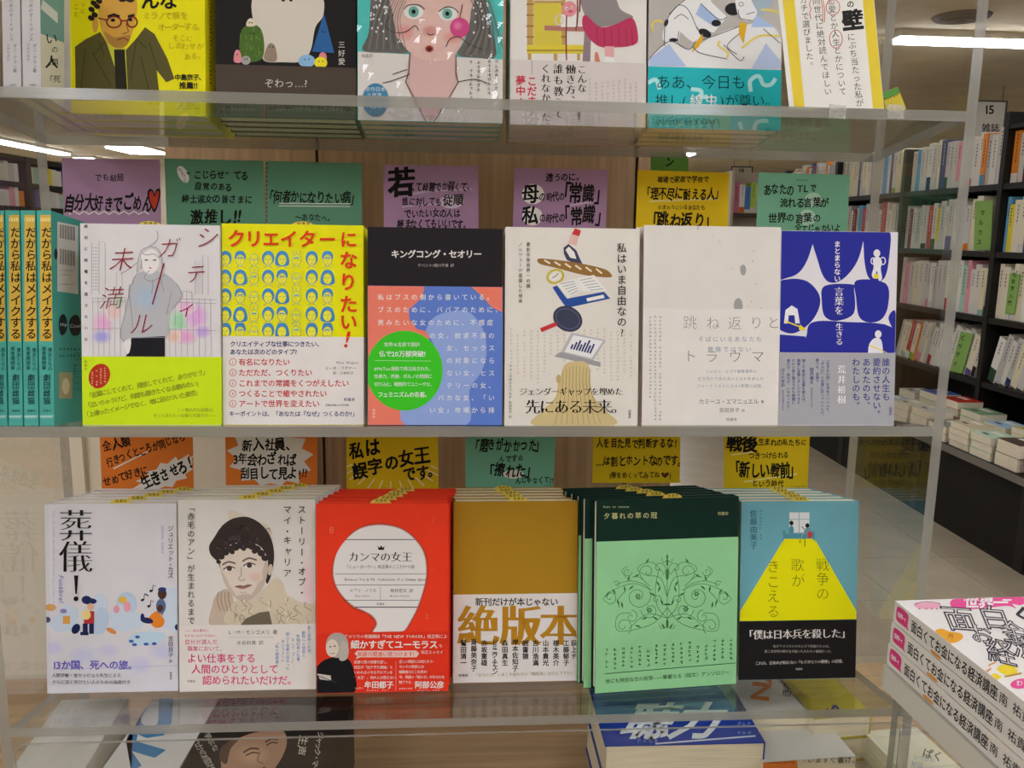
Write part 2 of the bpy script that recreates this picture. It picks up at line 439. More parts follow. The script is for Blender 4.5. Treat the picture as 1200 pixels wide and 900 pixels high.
# thin clear front panel below the lowest shelf, rounded upper corners
zt = 0.9645; r = 0.012; pts = [(XL+.004, TABLE_Z), (XR-.004, TABLE_Z)]
pts += [(XR-.004-r+r*math.cos(t), zt-r+r*math.sin(t)) for t in [j*math.pi/12 for j in range(7)]]
pts += [(XL+.004+r-r*math.sin(t), zt-r+r*math.cos(t)) for t in [j*math.pi/12 for j in range(7)]]
b = MB(); b.prism(pts, 0.7640, 0.7672, EDGE); k = b.slot(CLEAR); b.i[0] = b.i[1] = k
b.build('front_panel', stand, SI)
def shelf_frame(nm, x, y):
    """frame standing on the shelf: x along the shelf, y = distance behind the front edge measured along the board"""
    return frame(Vector((x, YF, SHELF_Z[nm]))+INTO*y, EX, INTO, UP)

# ------------------------------------------------------------------ black bookcase along the right aisle
PLX, BX = 2.4937, 2.80                         # front of the plinth, front of the upper shelves
BLK = mat('#1a1714', rough=0.45, k=1.0, grain=0.1, scale=20, spec=0.3)
BLK2 = mat('#191713', rough=0.6, k=1.0, spec=0.25)
BAY = 0.977; DIV = [4.32-BAY*1.0+BAY*j for j in range(5)]
BCY0, BCY1 = DIV[0], DIV[-1]
bc = empty('black_bookcase', Matrix.Translation((BX+0.1, 5.0, 0))); tag(bc, 'long black bookcase with a low display ledge along the right aisle', 'bookcase')
BI = Matrix.Translation((-BX-0.1, -5.0, 0))
BOARDS = [1.731, 1.385, 1.043, 0.703]
MB().box(BX+0.28, BX+0.30, BCY0, BCY1, 0, 2.02, BLK2).build('back_panel', bc, BI)
for z in BOARDS:
    for a, c in zip(DIV[:-1], DIV[1:]): MB().box(BX, BX+0.28, a+0.018, c-0.018, z-0.03, z, BLK).build('shelf_board', bc, BI)
for j, y in enumerate(DIV): MB().box(BX-0.005, BX+0.28, y-0.018, y+0.018, 0.43, 2.085 if j < 2 else 1.99, BLK).build('divider', bc, BI)
MB().box(BX, BX+0.28, DIV[0]+.018, DIV[1]-.018, 2.0, 2.02, BLK).build('top_board', bc, BI)
MB().box(PLX-0.03, BX+0.30, BCY0-1.6, BCY1, 0.40, 0.43, BLK).build('ledge', bc, BI)
MB().box(PLX-0.034, PLX-0.03, BCY0-1.6, BCY1, 0.397, 0.431, mat('#6b665e', rough=0.3)).build('ledge_trim', bc, BI)
MB().box(PLX, BX+0.30, BCY0-1.6, BCY1, 0.0, 0.40, BLK2).build('plinth', bc, BI)
for y in (2.55, 3.42, 4.3, 5.2, 6.1): MB().box(PLX-0.003, PLX, y-0.03, y+0.03, 0.0, 0.395, BLK).build('plinth_strip', bc, BI)
# ------------------------------------------------------------------ books
ORD = ['first','second','third','fourth','fifth','sixth','seventh','eighth','ninth','tenth','eleventh','twelfth','thirteenth','fourteenth','fifteenth','sixteenth','seventeenth','eighteenth','nineteenth','twentieth']
ORD += ['twenty-'+o for o in ORD[:9]]+['thirtieth']+['thirty-'+o for o in ORD[:9]]+['fortieth']+['forty-'+o for o in ORD[:9]]
def book_body(root, W, H, T, cov, spine='r', page=None, hard=False, page_in=0.002, bt=0.0012, name='cover'):
    """local axes: x across the front cover, y into the book, z up the cover"""
    page = page or PAGE
    c = MB()
    c.box(0, W, 0, bt, 0, H, cov); c.box(0, W, T-bt, T, 0, H, cov)
    if spine == 'r': c.box(W-bt, W, bt, T-bt, 0, H, cov)
    else: c.box(0, bt, bt, T-bt, 0, H, cov)
    co = c.build(name, root)
    pi = 0.0035 if hard else 0.0008
    a, d = (page_in, W-bt-.0002) if spine == 'r' else (bt+.0002, W-page_in)
    MB().box(a, d, bt+.0002, T-bt-.0002, pi, H-pi, page).build('page_block', root)
    return co
def band(root, W, T, H0, H1, m, spine='r', name='paper_band', e=0.00025):
    b = MB(); b.box(-e if spine == 'l' else 0, W+(e if spine == 'r' else 0), -e, 0.0, H0, H1, m); b.box(0, W, T, T+e, H0, H1, m)
    if spine == 'r': b.box(W, W+e, 0, T, H0, H1, m)
    else: b.box(-e, 0, 0, T, H0, H1, m)
    return b.build(name, root)
SLIP = mat('#d8c04a', rough=0.6)
def slip(root, x, T, H, h=0.005, w=0.022):
    """rounded yellow order slip sticking out of the pages"""
    pts = [(x-w/2, H-0.03), (x+w/2, H-0.03)]+[(x+w/2*math.cos(t), H-0.001+h*math.sin(t)) for t in [math.pi*j/8 for j in range(9)]]
    b = MB(); b.prism(pts, T*0.42, T*0.42+0.0003, SLIP); o = b.build('order_slip', root)
    # the tiny publisher's imprint on it
    c = MB(); k = c.slot(ink('#3b3420'))
    n = 0
    for ch_i, ch in enumerate('柏書房'):
        vs, fs, mx = glyph(ch, 0, False, 1); s = 0.0036; n = len(c.v)
        c.v += [(x-0.0062+ch_i*0.0042+(p[0]-.5)*s+0.0028, T*0.42-0.0002, H+0.0007+(p[1]-.38)*s+0.001) for p in vs]
        c.f += [tuple(n+q for q in f) for f in fs]; c.i += [k]*len(fs)
    c.build('imprint', o)
    return o
def front_book(row, xl, xr, ybase, ytop, back, T, cov, label, spine='r', hard=False, slipx=None, page=None, Hfix=None, yaw=0.0):
    """a face-out book: its left/right/top edges are read off the photo, its distance from the shelf it stands on"""
    P = shelf_frame(row, 0, back).to_translation()
    L = onplane(xl, ybase, P, INTO); L = P+EX*(L.x-P.x)
    a = math.radians(yaw); ex = EX*math.cos(a)+INTO*math.sin(a); into = INTO*math.cos(a)-EX*math.sin(a)
    R = onplane(xr, ybase, L, into); W = (R-L).dot(ex)
    Tp = onplane((xl+xr)/2, ytop, L, into); H = Hfix or (Tp-L).dot(UP)
    M = frame(L, ex, into, UP)
    root = empty('book', M); tag(root, label, 'book')
    co = book_body(root, W, H, T, cov, spine, page, hard)
    if slipx is not None: slip(root, slipx*W, T, H)
    cv = Canvas(M, seed=int(xl)); cv.clip = (0.0003, W-0.0003, 0.0003, H-0.0003)
    return dict(root=root, W=W, H=H, T=T, M=M, cv=cv, spine=spine, cover=co, into=into)
def stack_behind(bk, n, label, group, dx=0.0, dz=0.0, slips=True, gap=0.0006, slipstep=0.006, seed=3, dxs=None):
    """copies of a book behind it (called once the front one is finished); flat print of the covers that is never in view is left off"""
    rng = random.Random(seed); T = bk['T']
    for k in range(1, n+1):
        c = bk['root'].copy(); COL.objects.link(c)
        ox = dxs[k-1] if dxs else dx*k+rng.uniform(-.0006, .0006)
        c.matrix_world = bk['M'] @ Matrix.Translation((ox, k*(T+gap), 0))
        for ch in bk['root'].children:
            if ch.name.split('.')[0] in ('cover', 'page_block', 'paper_band', 'spine_print', 'cover_panel'):
                d = ch.copy(); COL.objects.link(d); d.parent = c
            elif ch.name.startswith('order_slip'):
                d = ch.copy(); COL.objects.link(d); d.parent = c; d.location = (slipstep*k+rng.uniform(-.002, .002), 0, 0)
                for g in ch.children: e = g.copy(); COL.objects.link(e); e.parent = d
        c['label'] = '%s copy behind %s' % (ORD[k-1], label); c['group'] = group
        bk['root']['group'] = group
def bandpx(bk, ypx, m, name='paper_band'):
    """paper band wrapped round the foot of a book up to photo height ypx"""
    cv = bk['cv']
    v = (onplane(bk['xm'], ypx, cv.P, bk['into'])-cv.P).dot(UP)
    o = band(bk['root'], bk['W'], bk['T'], 0.0004, v, m, bk['spine'], name); bk['band'] = o
    cv.bclip = (0.0003, bk['W']-0.0003, 0.0006, v-0.0002); cv.clip = (0.0003, bk['W']-0.0003, v+0.0002, bk['H']-0.0003)
    return o
def FB(row, xl, xr, yb, yt, back, T, col, label, **k):
    b = front_book(row, xl, xr, yb, yt, back, T, paper(col) if isinstance(col, str) else col, label, **k); b['xm'] = (xl+xr)/2; return b
# ------------------------------------------------------------------ top row, face out
def side_canvas(bk, seed=5):
    """canvas on the right-hand side (x = W) of a book"""
    M = bk['M']; P = M @ Vector((bk['W'], 0, 0)); ex = Vector(M.col[0][:3])
    m = frame(P, bk['into'], -ex, UP); c = Canvas(m, seed); c.clip = (0.0002, bk['T']-0.0002, 0.0002, bk['H']-.0002)
    o = empty_local = m
    return c
def side_flush(c, bk, name, parent):
    o = c.flush(name, parent)
    if o: o.matrix_local = bk['M'].inverted() @ c.M
    return o
K = '#1c1a1a'
# 1 yellow book: man in suit and glasses
b = FB('top', 70, 241, 134, 0, 0.080, 0.026, '#e9d90f', 'bright yellow book with drawn man in glasses and olive suit', Hfix=0.19)
c = b['cv'].view(0, 0, 4.0); r = b['root']
c.poly([(480,170),(590,225),(605,470),(535,470)], '#c4c83a')
c.up().poly([(355,470),(352,220),(400,185),(470,150),(500,200),(540,320),(545,470)], '#57522c').poly([(602,470),(590,235),(640,180),(680,128),(725,160),(785,275),(818,370),(780,386),(735,330),(747,440),(745,470)], '#57522c')
c.poly([(535,232),(585,232),(600,470),(545,470)], '#2c2a20')
c.blob([(462,60),(470,-10),(630,-10),(636,90),(612,175),(590,215),(555,230),(510,205),(478,150)], '#cf9f45').ell(447,115,14,38,'#c9953f')
c.up().blob([(490,150),(540,175),(610,165),(595,212),(555,226),(515,205)], '#a87f3a').line([(550,188),(580,178),(602,190)],6,'#8a3d2c').line([(592,110),(603,150),(575,160)],5,'#7d5524')
c.ring(535,104,34,26,8,'#7a2f26').ring(620,104,23,24,8,'#7a2f26').line([(568,98),(598,97)],7,'#7a2f26').line([(460,85),(502,95)],7,'#7a2f26')
c.ell(530,95,11,8,K).ell(612,93,10,8,K).line([(505,78),(535,68),(562,78)],11,K).line([(600,78),(630,70)],11,K)
for x, y in ((430,45),(445,70),(428,85),(455,30),(440,15),(465,5)): c.ell(x,y,16,12,'#2a2118',rot=30)
for a in ((575,0),(595,-5),(612,2)): c.ell(a[0],a[1],18,10,'#2a2118')
for x0,y0,x1,y1 in ((435,250,520,400),(460,190,490,260),(640,190,610,380),(700,200,740,330),(400,230,380,420),(660,260,700,430),(490,200,440,255),(640,180,690,230)): c.line([(x0,y0),(x1,y1)],3,'#33301c')
c.flush('illustration', r)
c.up().text('ミラノで服を',668,76,38,'#a8951c',w=-.012,jit=1,pitch=.92).text('オーダーする。',742,126,36,'#a8951c',w=-.012,jit=1,pitch=.85).text('そこに',805,180,34,'#a8951c',w=-.012,jit=1).text('しあわせが',785,217,34,'#a8951c',w=-.012,jit=1).text('ある。',862,264,34,'#a8951c',w=-.012,jit=1)
c.flush('handwritten_line', r)
c.text('中島京子、',818,363,31,K,w=.02,pitch=.92).text('推薦!!',840,401,34,K,w=.02).flush('recommendation', r)
c.text('んな',660,2,90,K,w=.02,pitch=.95).flush('title_lettering', r)
c.text('こと',358,20,26,'#6a6010',v=True,pitch=1.3).text('ソに',390,12,22,'#6a6010',v=True,pitch=1.4).flush('author_lettering', r)
c.squig(832,482,7,12,'#7a6f10').squig(840,496,6,12,'#7a6f10').squig(828,510,9,12,'#7a6f10')
c.flush('cover_lettering', r)
s = side_canvas(b).view(0,0,4.0); s.squig(987,10,20,17,'#4a430c',v=True,pitch=1.15); side_flush(s,b,'spine_lettering',r)
stack_behind(b, 3, 'the yellow book with the suited man', 'copies of the yellow suited-man book')
# 2 black book with ghosts
b = FB('top', 253, 417, 142, 0, 0.080, 0.018, '#201e1e', 'black book with a big white ghost and small coloured creatures', Hfix=0.19)
r = b['root']; bandpx(b, 77.5, paper('#4b4138')); c = b['cv'].view(250,0,3.4286); c.lay = 1
c.blob([(165,-20),(163,100),(198,180),(203,243),(280,250),(357,246),(392,200),(410,110),(442,60),(430,-20),(300,-50)], '#cdc6ba')
c.up().ell(281,-2,8,9,K).ell(312,-2,8,9,K).blob([(105,180),(115,120),(150,98),(190,115),(205,180),(195,235),(150,250),(115,235)], '#4d6c2e')
rng = random.Random(4)
for i in range(70):
    t = rng.uniform(0,6.28); q = rng.uniform(.2,1); x,y = 153+48*q*math.cos(t),175+72*q*math.sin(t); c.line([(x,y),(x+rng.uniform(-5,5),y-9)],2.5,rng.choice(['#5f8138','#3c5a22','#6f8f44']))
c.up().blob([(134,105),(138,82),(152,74),(165,85),(168,105)],'#d8cdb6').blob([(84,248),(86,212),(98,200),(110,214),(112,250)],'#d88791').ell(131,243,19,18,'#a09f9e').blob([(205,240),(215,190),(232,174),(250,190),(253,245)],'#92806f').poly([(445,55),(486,213),(397,208)],'#2f6097').ell(440,232,16,22,'#d07f83')
c.up().ell(376,246,34,26,'#88b2d6').ell(432,253,26,24,'#e8d22e')
for x,y in ((148,135),(162,136),(146,92),(156,92),(97,220),(127,238),(136,238),(228,190),(240,190),(438,128),(450,130),(368,240),(385,238),(425,248),(440,247)): c.ell(x,y,2.6,3.2,K,n=8)
c.flush('illustration', r)
for ch,y in zip('三好愛',(180,215,248)): c.put(ch,516,y,29,'#d9d4cb')
c.flush('author_lettering', r)
c.band(); c.text('ぞわっ…?',205,335,40,'#cfc8bc',w=-.008); c.squig(20,440,9,16,'#7d7468').squig(250,440,18,16,'#7d7468'); c.flush('band_lettering', b['band'])
stack_behind(b, 3, 'the black ghost book', 'copies of the black ghost book')
# 3 turquoise book, girl with cherry, in plastic film
b = FB('top', 419, 589, 147, 0, 0.080, 0.018, '#4fbfba', 'turquoise book with a wide-eyed grey-haired girl, wrapped in plastic film', Hfix=0.19)
c = b['cv'].view(250,0,3.4286); r = b['root']
c.poly([(570,207),(1180,240),(1180,600),(570,600)],'#d9d5d0')
c.up().blob([(640,-30),(720,-30),(735,60),(740,130),(785,208),(700,212),(600,202),(625,130)],'#6d6b68').blob([(1020,-30),(1085,-20),(1110,80),(1135,225),(1060,232),(980,218),(1018,140)],'#6d6b68')
c.up().poly([(790,200),(975,200),(985,330),(945,420),(870,500),(800,400),(772,330)],'#d3b2ad')
c.up().blob([(735,-30),(722,60),(745,150),(790,212),(850,243),(930,242),(985,200),(1022,120),(1034,50),(1025,-30)],'#dcbab1')
c.up().soft(770,130,40,35,'#dd9a94','#dcbab1').soft(960,150,40,30,'#dd9a94','#dcbab1').soft(872,125,34,26,'#cf8f89','#dcbab1')
c.up().ell(805,50,40,28,'#e6e2dc').ell(943,57,38,28,'#e6e2dc').up().ell(805,48,21,22,'#6aa99b').ell(940,56,20,21,'#6aa99b').up().ell(805,48,8,9,K).ell(940,56,8,9,K)
c.ell(868,197,17,14,'#b0544c').up().ell(868,198,10,9,'#5e1f1c').ell(990,112,39,40,'#cc4c86').line([(990,75),(1000,20)],4,'#6a3a44')
c.up().soft(982,105,20,20,'#e07aa8','#cc4c86',3)
for pts in ([(765,40),(785,22),(825,22),(850,40)],[(905,48),(935,30),(965,34),(985,52)],[(860,135),(872,142),(888,136)],[(790,210),(785,290),(772,330)],[(975,220),(975,300),(985,330)],[(772,330),(820,420),(860,500)],[(985,330),(930,420),(880,500)],[(790,300),(720,325),(680,335)],[(985,330),(1050,320),(1100,335)],[(720,300),(780,280)],[(640,470),(700,430)],[(720,60),(690,100),(720,130),(770,130),(810,105),(825,125)],[(935,190),(950,160),(985,150),(1030,180),(1080,200)]): c.line(pts,3.5,'#4a4644',smooth=True)
rng = random.Random(8)
for i in range(12):
    x=620+i*10; c.line([(x+50,-10),(x+20,80),(x-10+i*5,200)],2.5,'#8f8d89' if i%2 else '#55534f',smooth=True)
    x=1040+i*7; c.line([(x-10,-10),(x+25,100),(x-40+i*10,220)],2.5,'#8f8d89' if i%2 else '#55534f',smooth=True)
for i in range(40): c.ell(rng.choice([rng.uniform(630,700),rng.uniform(1045,1120)]),rng.uniform(0,160),4,5,'#e4e6e2',n=8)
c.up().ell(652,403,53,67,'#3d83ac')
c.flush('illustration', r)
c.up(2).text('新作日本',612,360,20,'#d5e2ea').text('た家事',618,384,20,'#d5e2ea').squig(608,408,5,18,'#d5e2ea').squig(608,432,5,18,'#d5e2ea').flush('sticker_lettering', r)
c.text('柏書房',596,226,15,'#7d7a78').flush('imprint', r)
c.squig(1138,240,9,18,'#6a6866',v=True).squig(1108,240,8,18,'#6a6866',v=True).squig(1065,245,7,18,'#6a6866',v=True).squig(1035,240,9,18,'#6a6866',v=True)
c.flush('cover_lettering', r)
# crinkled clear film over it
N=26; vs=[]; fs=[]; rng=random.Random(11)
for j in range(N+1):
    for i in range(N+1):
        u=i/N*b['W']; v=j/N*b['H']
        e = 0 if i in (0,N) or j in (0,N) else 1
        vs.append((u,-0.0032-e*0.0024*(math.sin(u*310+v*140+rng.random())*math.sin(v*260-u*90)+rng.uniform(-.5,.5)),v))
for j in range(N):
    for i in range(N): a=j*(N+1)+i; fs.append((a,a+1,a+N+2,a+N+1))
newmesh('plastic_film',vs,fs,[FILM],None,r)
stack_behind(b, 3, 'the turquoise girl book in film', 'copies of the turquoise girl book')
# 4 pale book, woman in pink skirt beside a chair
b = FB('top', 597.5, 756, 154, 0, 0.082, 0.018, '#dad6d0', 'pale book with a pink-skirted figure beside a yellow chair', Hfix=0.19)
r = b['root']; bandpx(b, 72, paper('#cfc7c3')); c = b['cv'].view(580,0,3.529); c.lay = 1
c.rect(160,8,276,190,'#cdbd49').rect(132,186,372,222,'#d3c242').poly([(370,130),(398,130),(394,258),(362,255)],'#8c7b82')
c.up()
for x0,x1 in ((133,158),(276,292)):
    c.rect(x0,-5,x1,186,'#b9985a')
    for y in (15,60,105,150): c.rect(x0-3,y,x1+3,y+6,'#8d6f3f')
for x0,x1 in ((136,150),(243,258)): c.rect(x0,222,x1,262,'#b9985a')
c.rect(160,3,276,14,'#b9985a').rect(132,206,372,212,'#a3863f').rect(340,222,352,250,'#b9985a')
c.up().poly([(205,106),(405,112),(405,132),(205,126)],'#ab746c').rect(272,60,336,112,'#e3dfda').ring(266,84,16,20,6,'#cfc9c4')
c.ell(308,38,31,32,'#d98b93').blob([(360,-30),(480,-30),(520,40),(572,72),(500,100),(430,112),(395,95),(362,40)],'#8b8484').blob([(372,62),(435,112),(500,100),(570,76),(592,165),(560,190),(500,196),(440,195),(395,165),(362,110)],'#b53a5e')
c.poly([(453,192),(493,192),(492,240),(455,236)],'#dba6a6').poly([(455,234),(493,238),(497,290),(450,280)],'#e4e1dd')
c.up().blob([(413,225),(425,220),(437,265),(450,290),(440,314),(415,308)],'#c98068').blob([(475,300),(505,280),(532,292),(530,312),(490,316)],'#c97f66').ell(296,36,6,7,'#e9e0d8').ell(318,32,5,6,'#e9e0d8').up().ell(297,37,3,3,K,n=8).ell(318,33,2.5,3,K,n=8).ell(312,48,9,5,'#b85a66')
for pts in ([(296,65),(294,160),(296,250)],[(340,-5),(342,60),(338,112)],[(352,-5),(350,50)]): c.line(pts,5,'#7b2c2c',smooth=True)
for x in (420,450,480,510,540,565): c.line([(x,115),(x+4,190)],2.5,'#8e2a48')
c.line([(335,128),(335,112)],4,'#7b2c2c')
c.flush('illustration', r)
c.band()
c.text('こんな',360,268,40,K,v=True,pitch=.97,serif=True,w=.01).text('働き方、',313,266,42,K,v=True,serif=True,w=.012).text('誰も教えて',262,264,43,K,v=True,pitch=1.08,serif=True,w=.012).text('くれなかった。',210,264,41,K,v=True,pitch=.98,serif=True,w=.01)
c.text('こだま',153,315,42,'#c4304c',v=True,pitch=.98,w=.015).text('さんも',153,440,15,'#c4304c',v=True).text('夢中!',106,312,42,'#c4304c',v=True,pitch=1.02,w=.015).line([(153,245),(153,308)],2.5,'#8a8480')
for i,x in enumerate((392,418,443,467,490,513,537,560,583)): c.squig(x,322+(i*37%20),6+(i*5)%4,15,'#b0aaa6',v=True,pitch=1.05)
c.text('柏書房',347,458,13,K,v=True)
c.flush('band_lettering', b['band'])
stack_behind(b, 3, 'the pink-skirt book', 'copies of the pink-skirt book')
# 5 turquoise-banded book, person at a microscope
b = FB('top', 758.5, 914, 161, 0, 0.084, 0.018, '#b3afa9', 'grey book with a microscope drawing and a wide turquoise band', Hfix=0.19)
r = b['root']; bandpx(b, 80, paper('#25b2b9')); c = b['cv'].view(580,0,3.529); c.lay = 1
c.blob([(630,250),(720,172),(800,205),(900,150),(1000,112),(1130,95),(1190,180),(1190,300),(620,300)],'#e6e4e0')
c.up().poly([(632,245),(720,182),(790,275),(640,285)],'#a9bde0').poly([(1080,60),(1155,112),(1060,112)],'#a3b8dc').poly([(1120,180),(1180,250),(1180,285),(1060,285)],'#b4c3e0')
c.blob([(695,165),(705,100),(735,45),(800,-10),(880,-20),(890,20),(840,80),(770,130),(755,175)],'#e9e7e3').poly([(790,60),(880,-5),(960,70),(905,135),(850,125)],'#dfe4ea').blob([(720,60),(760,20),(800,40),(835,120),(850,150),(820,175),(760,125),(730,100)],'#efece8')
c.up().poly([(850,15),(925,80),(905,110),(830,60)],'#9fb6d8').ell(985,38,34,26,'#232326').ell(915,96,20,14,'#232326').ell(868,137,28,16,'#232326',rot=25).ell(738,166,18,8,'#232326').ell(708,95,8,16,'#232326',rot=20)
c.blob([(1000,-20),(1080,-20),(1085,50),(1060,85),(1020,80),(1000,45)],'#ebe6e1').blob([(1060,-20),(1150,-20),(1135,30),(1100,65),(1080,40)],'#9dafbc').poly([(1012,92),(1042,98),(1028,180),(1008,140)],'#d9aa26').poly([(832,172),(858,140),(860,165),(842,195),(812,218)],'#d9aa26')
for pts in ([(655,130),(650,100),(675,85),(695,95)],[(930,170),(925,190),(960,215),(960,240)],[(1020,200),(1090,150),(1180,150)],[(1100,40),(1150,45),(1185,60)]): c.line(pts,9,'#dcc766',smooth=True)
for pts in ([(630,250),(720,172),(800,205),(830,170)],[(700,190),(705,100),(740,40),(800,-10)],[(860,165),(930,140),(1010,110)],[(945,185),(1010,250),(1030,235)],[(1010,140),(960,190),(1000,225)],[(720,60),(760,22),(800,42),(838,125)],[(740,80),(770,60),(800,80)],[(755,175),(760,130)],[(1040,60),(1075,50)],[(820,195),(850,220),(960,245)],[(1110,120),(1180,180)],[(850,15),(925,80),(960,70)],[(1005,40),(1015,75),(1060,85)]): c.line(pts,3,'#4b4b52',smooth=True)
c.ring(1018,18,9,8,2.5,'#4b4b52').flush('illustration', r)
c.band()
for pts in ([(1058,380),(1055,335),(1090,315),(1110,350),(1140,350),(1160,325)],[(1010,505),(1030,555),(1065,545),(1085,505),(1130,500)],[(810,370),(850,375),(855,400),(880,400)],[(630,345),(665,330),(680,370)]): c.line(pts,17,'#a9dfe0',smooth=True)
c.up().text('ああ、今日も',664,340,63,'#143c42',w=-.012,pitch=.99).text('推し(',660,417,58,'#143c42',w=-.012,pitch=.96).text('線虫',805,417,56,'#e2f2f2',w=.0,pitch=1.1).text(')が尊い。',930,417,58,'#143c42',w=-.012,pitch=.95)
c.text('研究の悩みを愛する皆様へ。',668,506,22,'#12464c').text('愛しかな苦しかない、ぜんぶ書きました。',668,546,20,'#12464c',pitch=.92).text('柏書房',1115,556,12,'#12464c').flush('band_lettering', b['band'])
stack_behind(b, 3, 'the microscope book', 'copies of the microscope book')

# ------------------------------------------------------------------ middle row, face out
b = FB('mid', 97, 259, 498, 263, 0.014, 0.016, '#d5d3d5', 'white book with a pencil-drawn girl and a lime green band', slipx=.48)
r = b['root']; bandpx(b, 418, paper('#c4e81a')); c = b['cv'].view(80,250,3.4615); c.lay = 1; G='#aaaab0'
for (x,y,rx,ry,k) in ((140,450,45,55,'#e3a9d3'),(135,500,40,30,'#a49fe0'),(185,400,35,40,'#e8c3c0'),(205,355,28,30,'#b5d8bd'),(450,440,50,60,'#9fd3ac'),(520,420,50,65,'#dba5dc'),(470,500,60,35,'#e3a3cf'),(545,480,35,30,'#c79fe0'),(430,500,30,30,'#e8b9a9'),(480,380,40,30,'#e8b3d6')): c.soft(x,y,rx,ry,k,'#d5d3d5')
c.up()
for x0,y0,x1,y1 in ((95,122,125,330),(125,112,150,330),(195,240,218,330),(480,310,500,350),(545,170,568,330),(515,190,545,330),(465,315,505,345)): c.line([(x0,y1),(x0,y0),(x1,y0+8),(x1,y1)],2,G)
for i in range(14):
    for j in range(3): c.line([(100+j*8,140+i*13),(105+j*8,140+i*13)],3,G); c.line([(520+j*9,205+i*9),(524+j*9,205+i*9)],3,G)
for x in list(range(100,240,22))+list(range(410,600,24)): c.line([(x,345),(x+2,580)],2,G)
for y in (345,360,470): c.line([(95,y),(235,y-4)],2,G); c.line([(405,y),(600,y+6)],2,G)
c.up().blob([(285,245),(330,232),(392,245),(440,285),(458,330),(425,385),(402,420),(398,505),(255,505),(228,522),(213,490),(238,380),(255,290)],'#b2b4b9').blob([(278,262),(286,200),(300,155),(335,136),(370,152),(384,200),(382,255),(366,225),(300,225)],'#c6c3c8').blob([(297,178),(310,158),(340,145),(365,165),(368,215),(340,245),(310,235)],'#e2dedd').poly([(258,505),(393,498),(393,583),(236,583)],'#1c1c22')
c.up().blob([(228,520),(255,515),(250,560),(238,570),(230,545)],'#dedad9').soft(320,340,60,60,'#a3b5c8','#b2b4b9',3)
c.up()
for pts in ([(360,70),(365,100),(350,120),(330,135),(300,150),(285,190),(280,240)],[(330,135),(365,145),(382,190),(378,250)],[(300,160),(320,170),(350,165),(372,185)],[(280,200),(250,225),(215,245)],[(285,245),(270,260),(262,290)],[(330,232),(310,260),(340,275),(390,250)],[(345,270),(340,330)],[(375,262),(390,320)],[(255,290),(235,390),(213,490),(228,522)],[(440,285),(462,335),(425,385)],[(255,505),(400,503)],[(250,330),(265,480)],[(420,320),(400,410)],[(300,190),(296,225)],[(250,290),(245,350)]): c.line(pts,2.5,'#8d8d94',smooth=True)
c.ell(318,190,8,3,'#6a6a70').ell(352,190,8,3,'#6a6a70').ell(334,222,5,3,'#c27070').flush('illustration', r)
c.up(); D='#8a2636'
for ch,x,y,z in (('シ',568,97,98),('ガ',412,140,90),('テ',520,245,84),('ィ',484,385,78),('ル',303,447,98),('未',222,187,102),('満',180,343,98)): c.put(ch,x,y,z,D,w=-.013,skew=.28,rot=-3)
c.line([(390,203),(343,370)],6,D).flush('title_lettering', r)
c.text('絶対に終電を逃さない女',74,46,15,'#3c3a3c',w=.02,v=True,pitch=3.05).flush('subtitle_lettering', r)
c.band(); c.ell(127,660,42,52,'#b0321e',rot=25); c.up()
for k in range(4): c.squig(150-k*17,622+k*6,6,11,'#e6c9a0',v=True)
c.text('「言葉にしてくれて、発信してくれて、ありがとう」',72,742,25,'#76802a',rot=-11.5,pitch=.84,skew=.15).text('「泣いちゃうけど、何度も聴きたくなる歌みたい」',66,782,25,'#76802a',rot=-11.5,pitch=.84,skew=.15).text('「上滑ったイメージでなく、地に足のついた東京」',62,820,25,'#76802a',rot=-11.5,pitch=.84,skew=.15)
c.text('この個人的な記録は、',442,797,16,'#8a9430').text('きっとあなたの記憶と交差する——',345,820,16,'#8a9430').text('柏書房',72,595,12,'#8a9430',v=True,pitch=1.3).flush('band_lettering', b['band'])
stack_behind(b, 1, 'the pencil-girl book', 'copies of the pencil-girl book', dx=.0008, slipstep=.002)

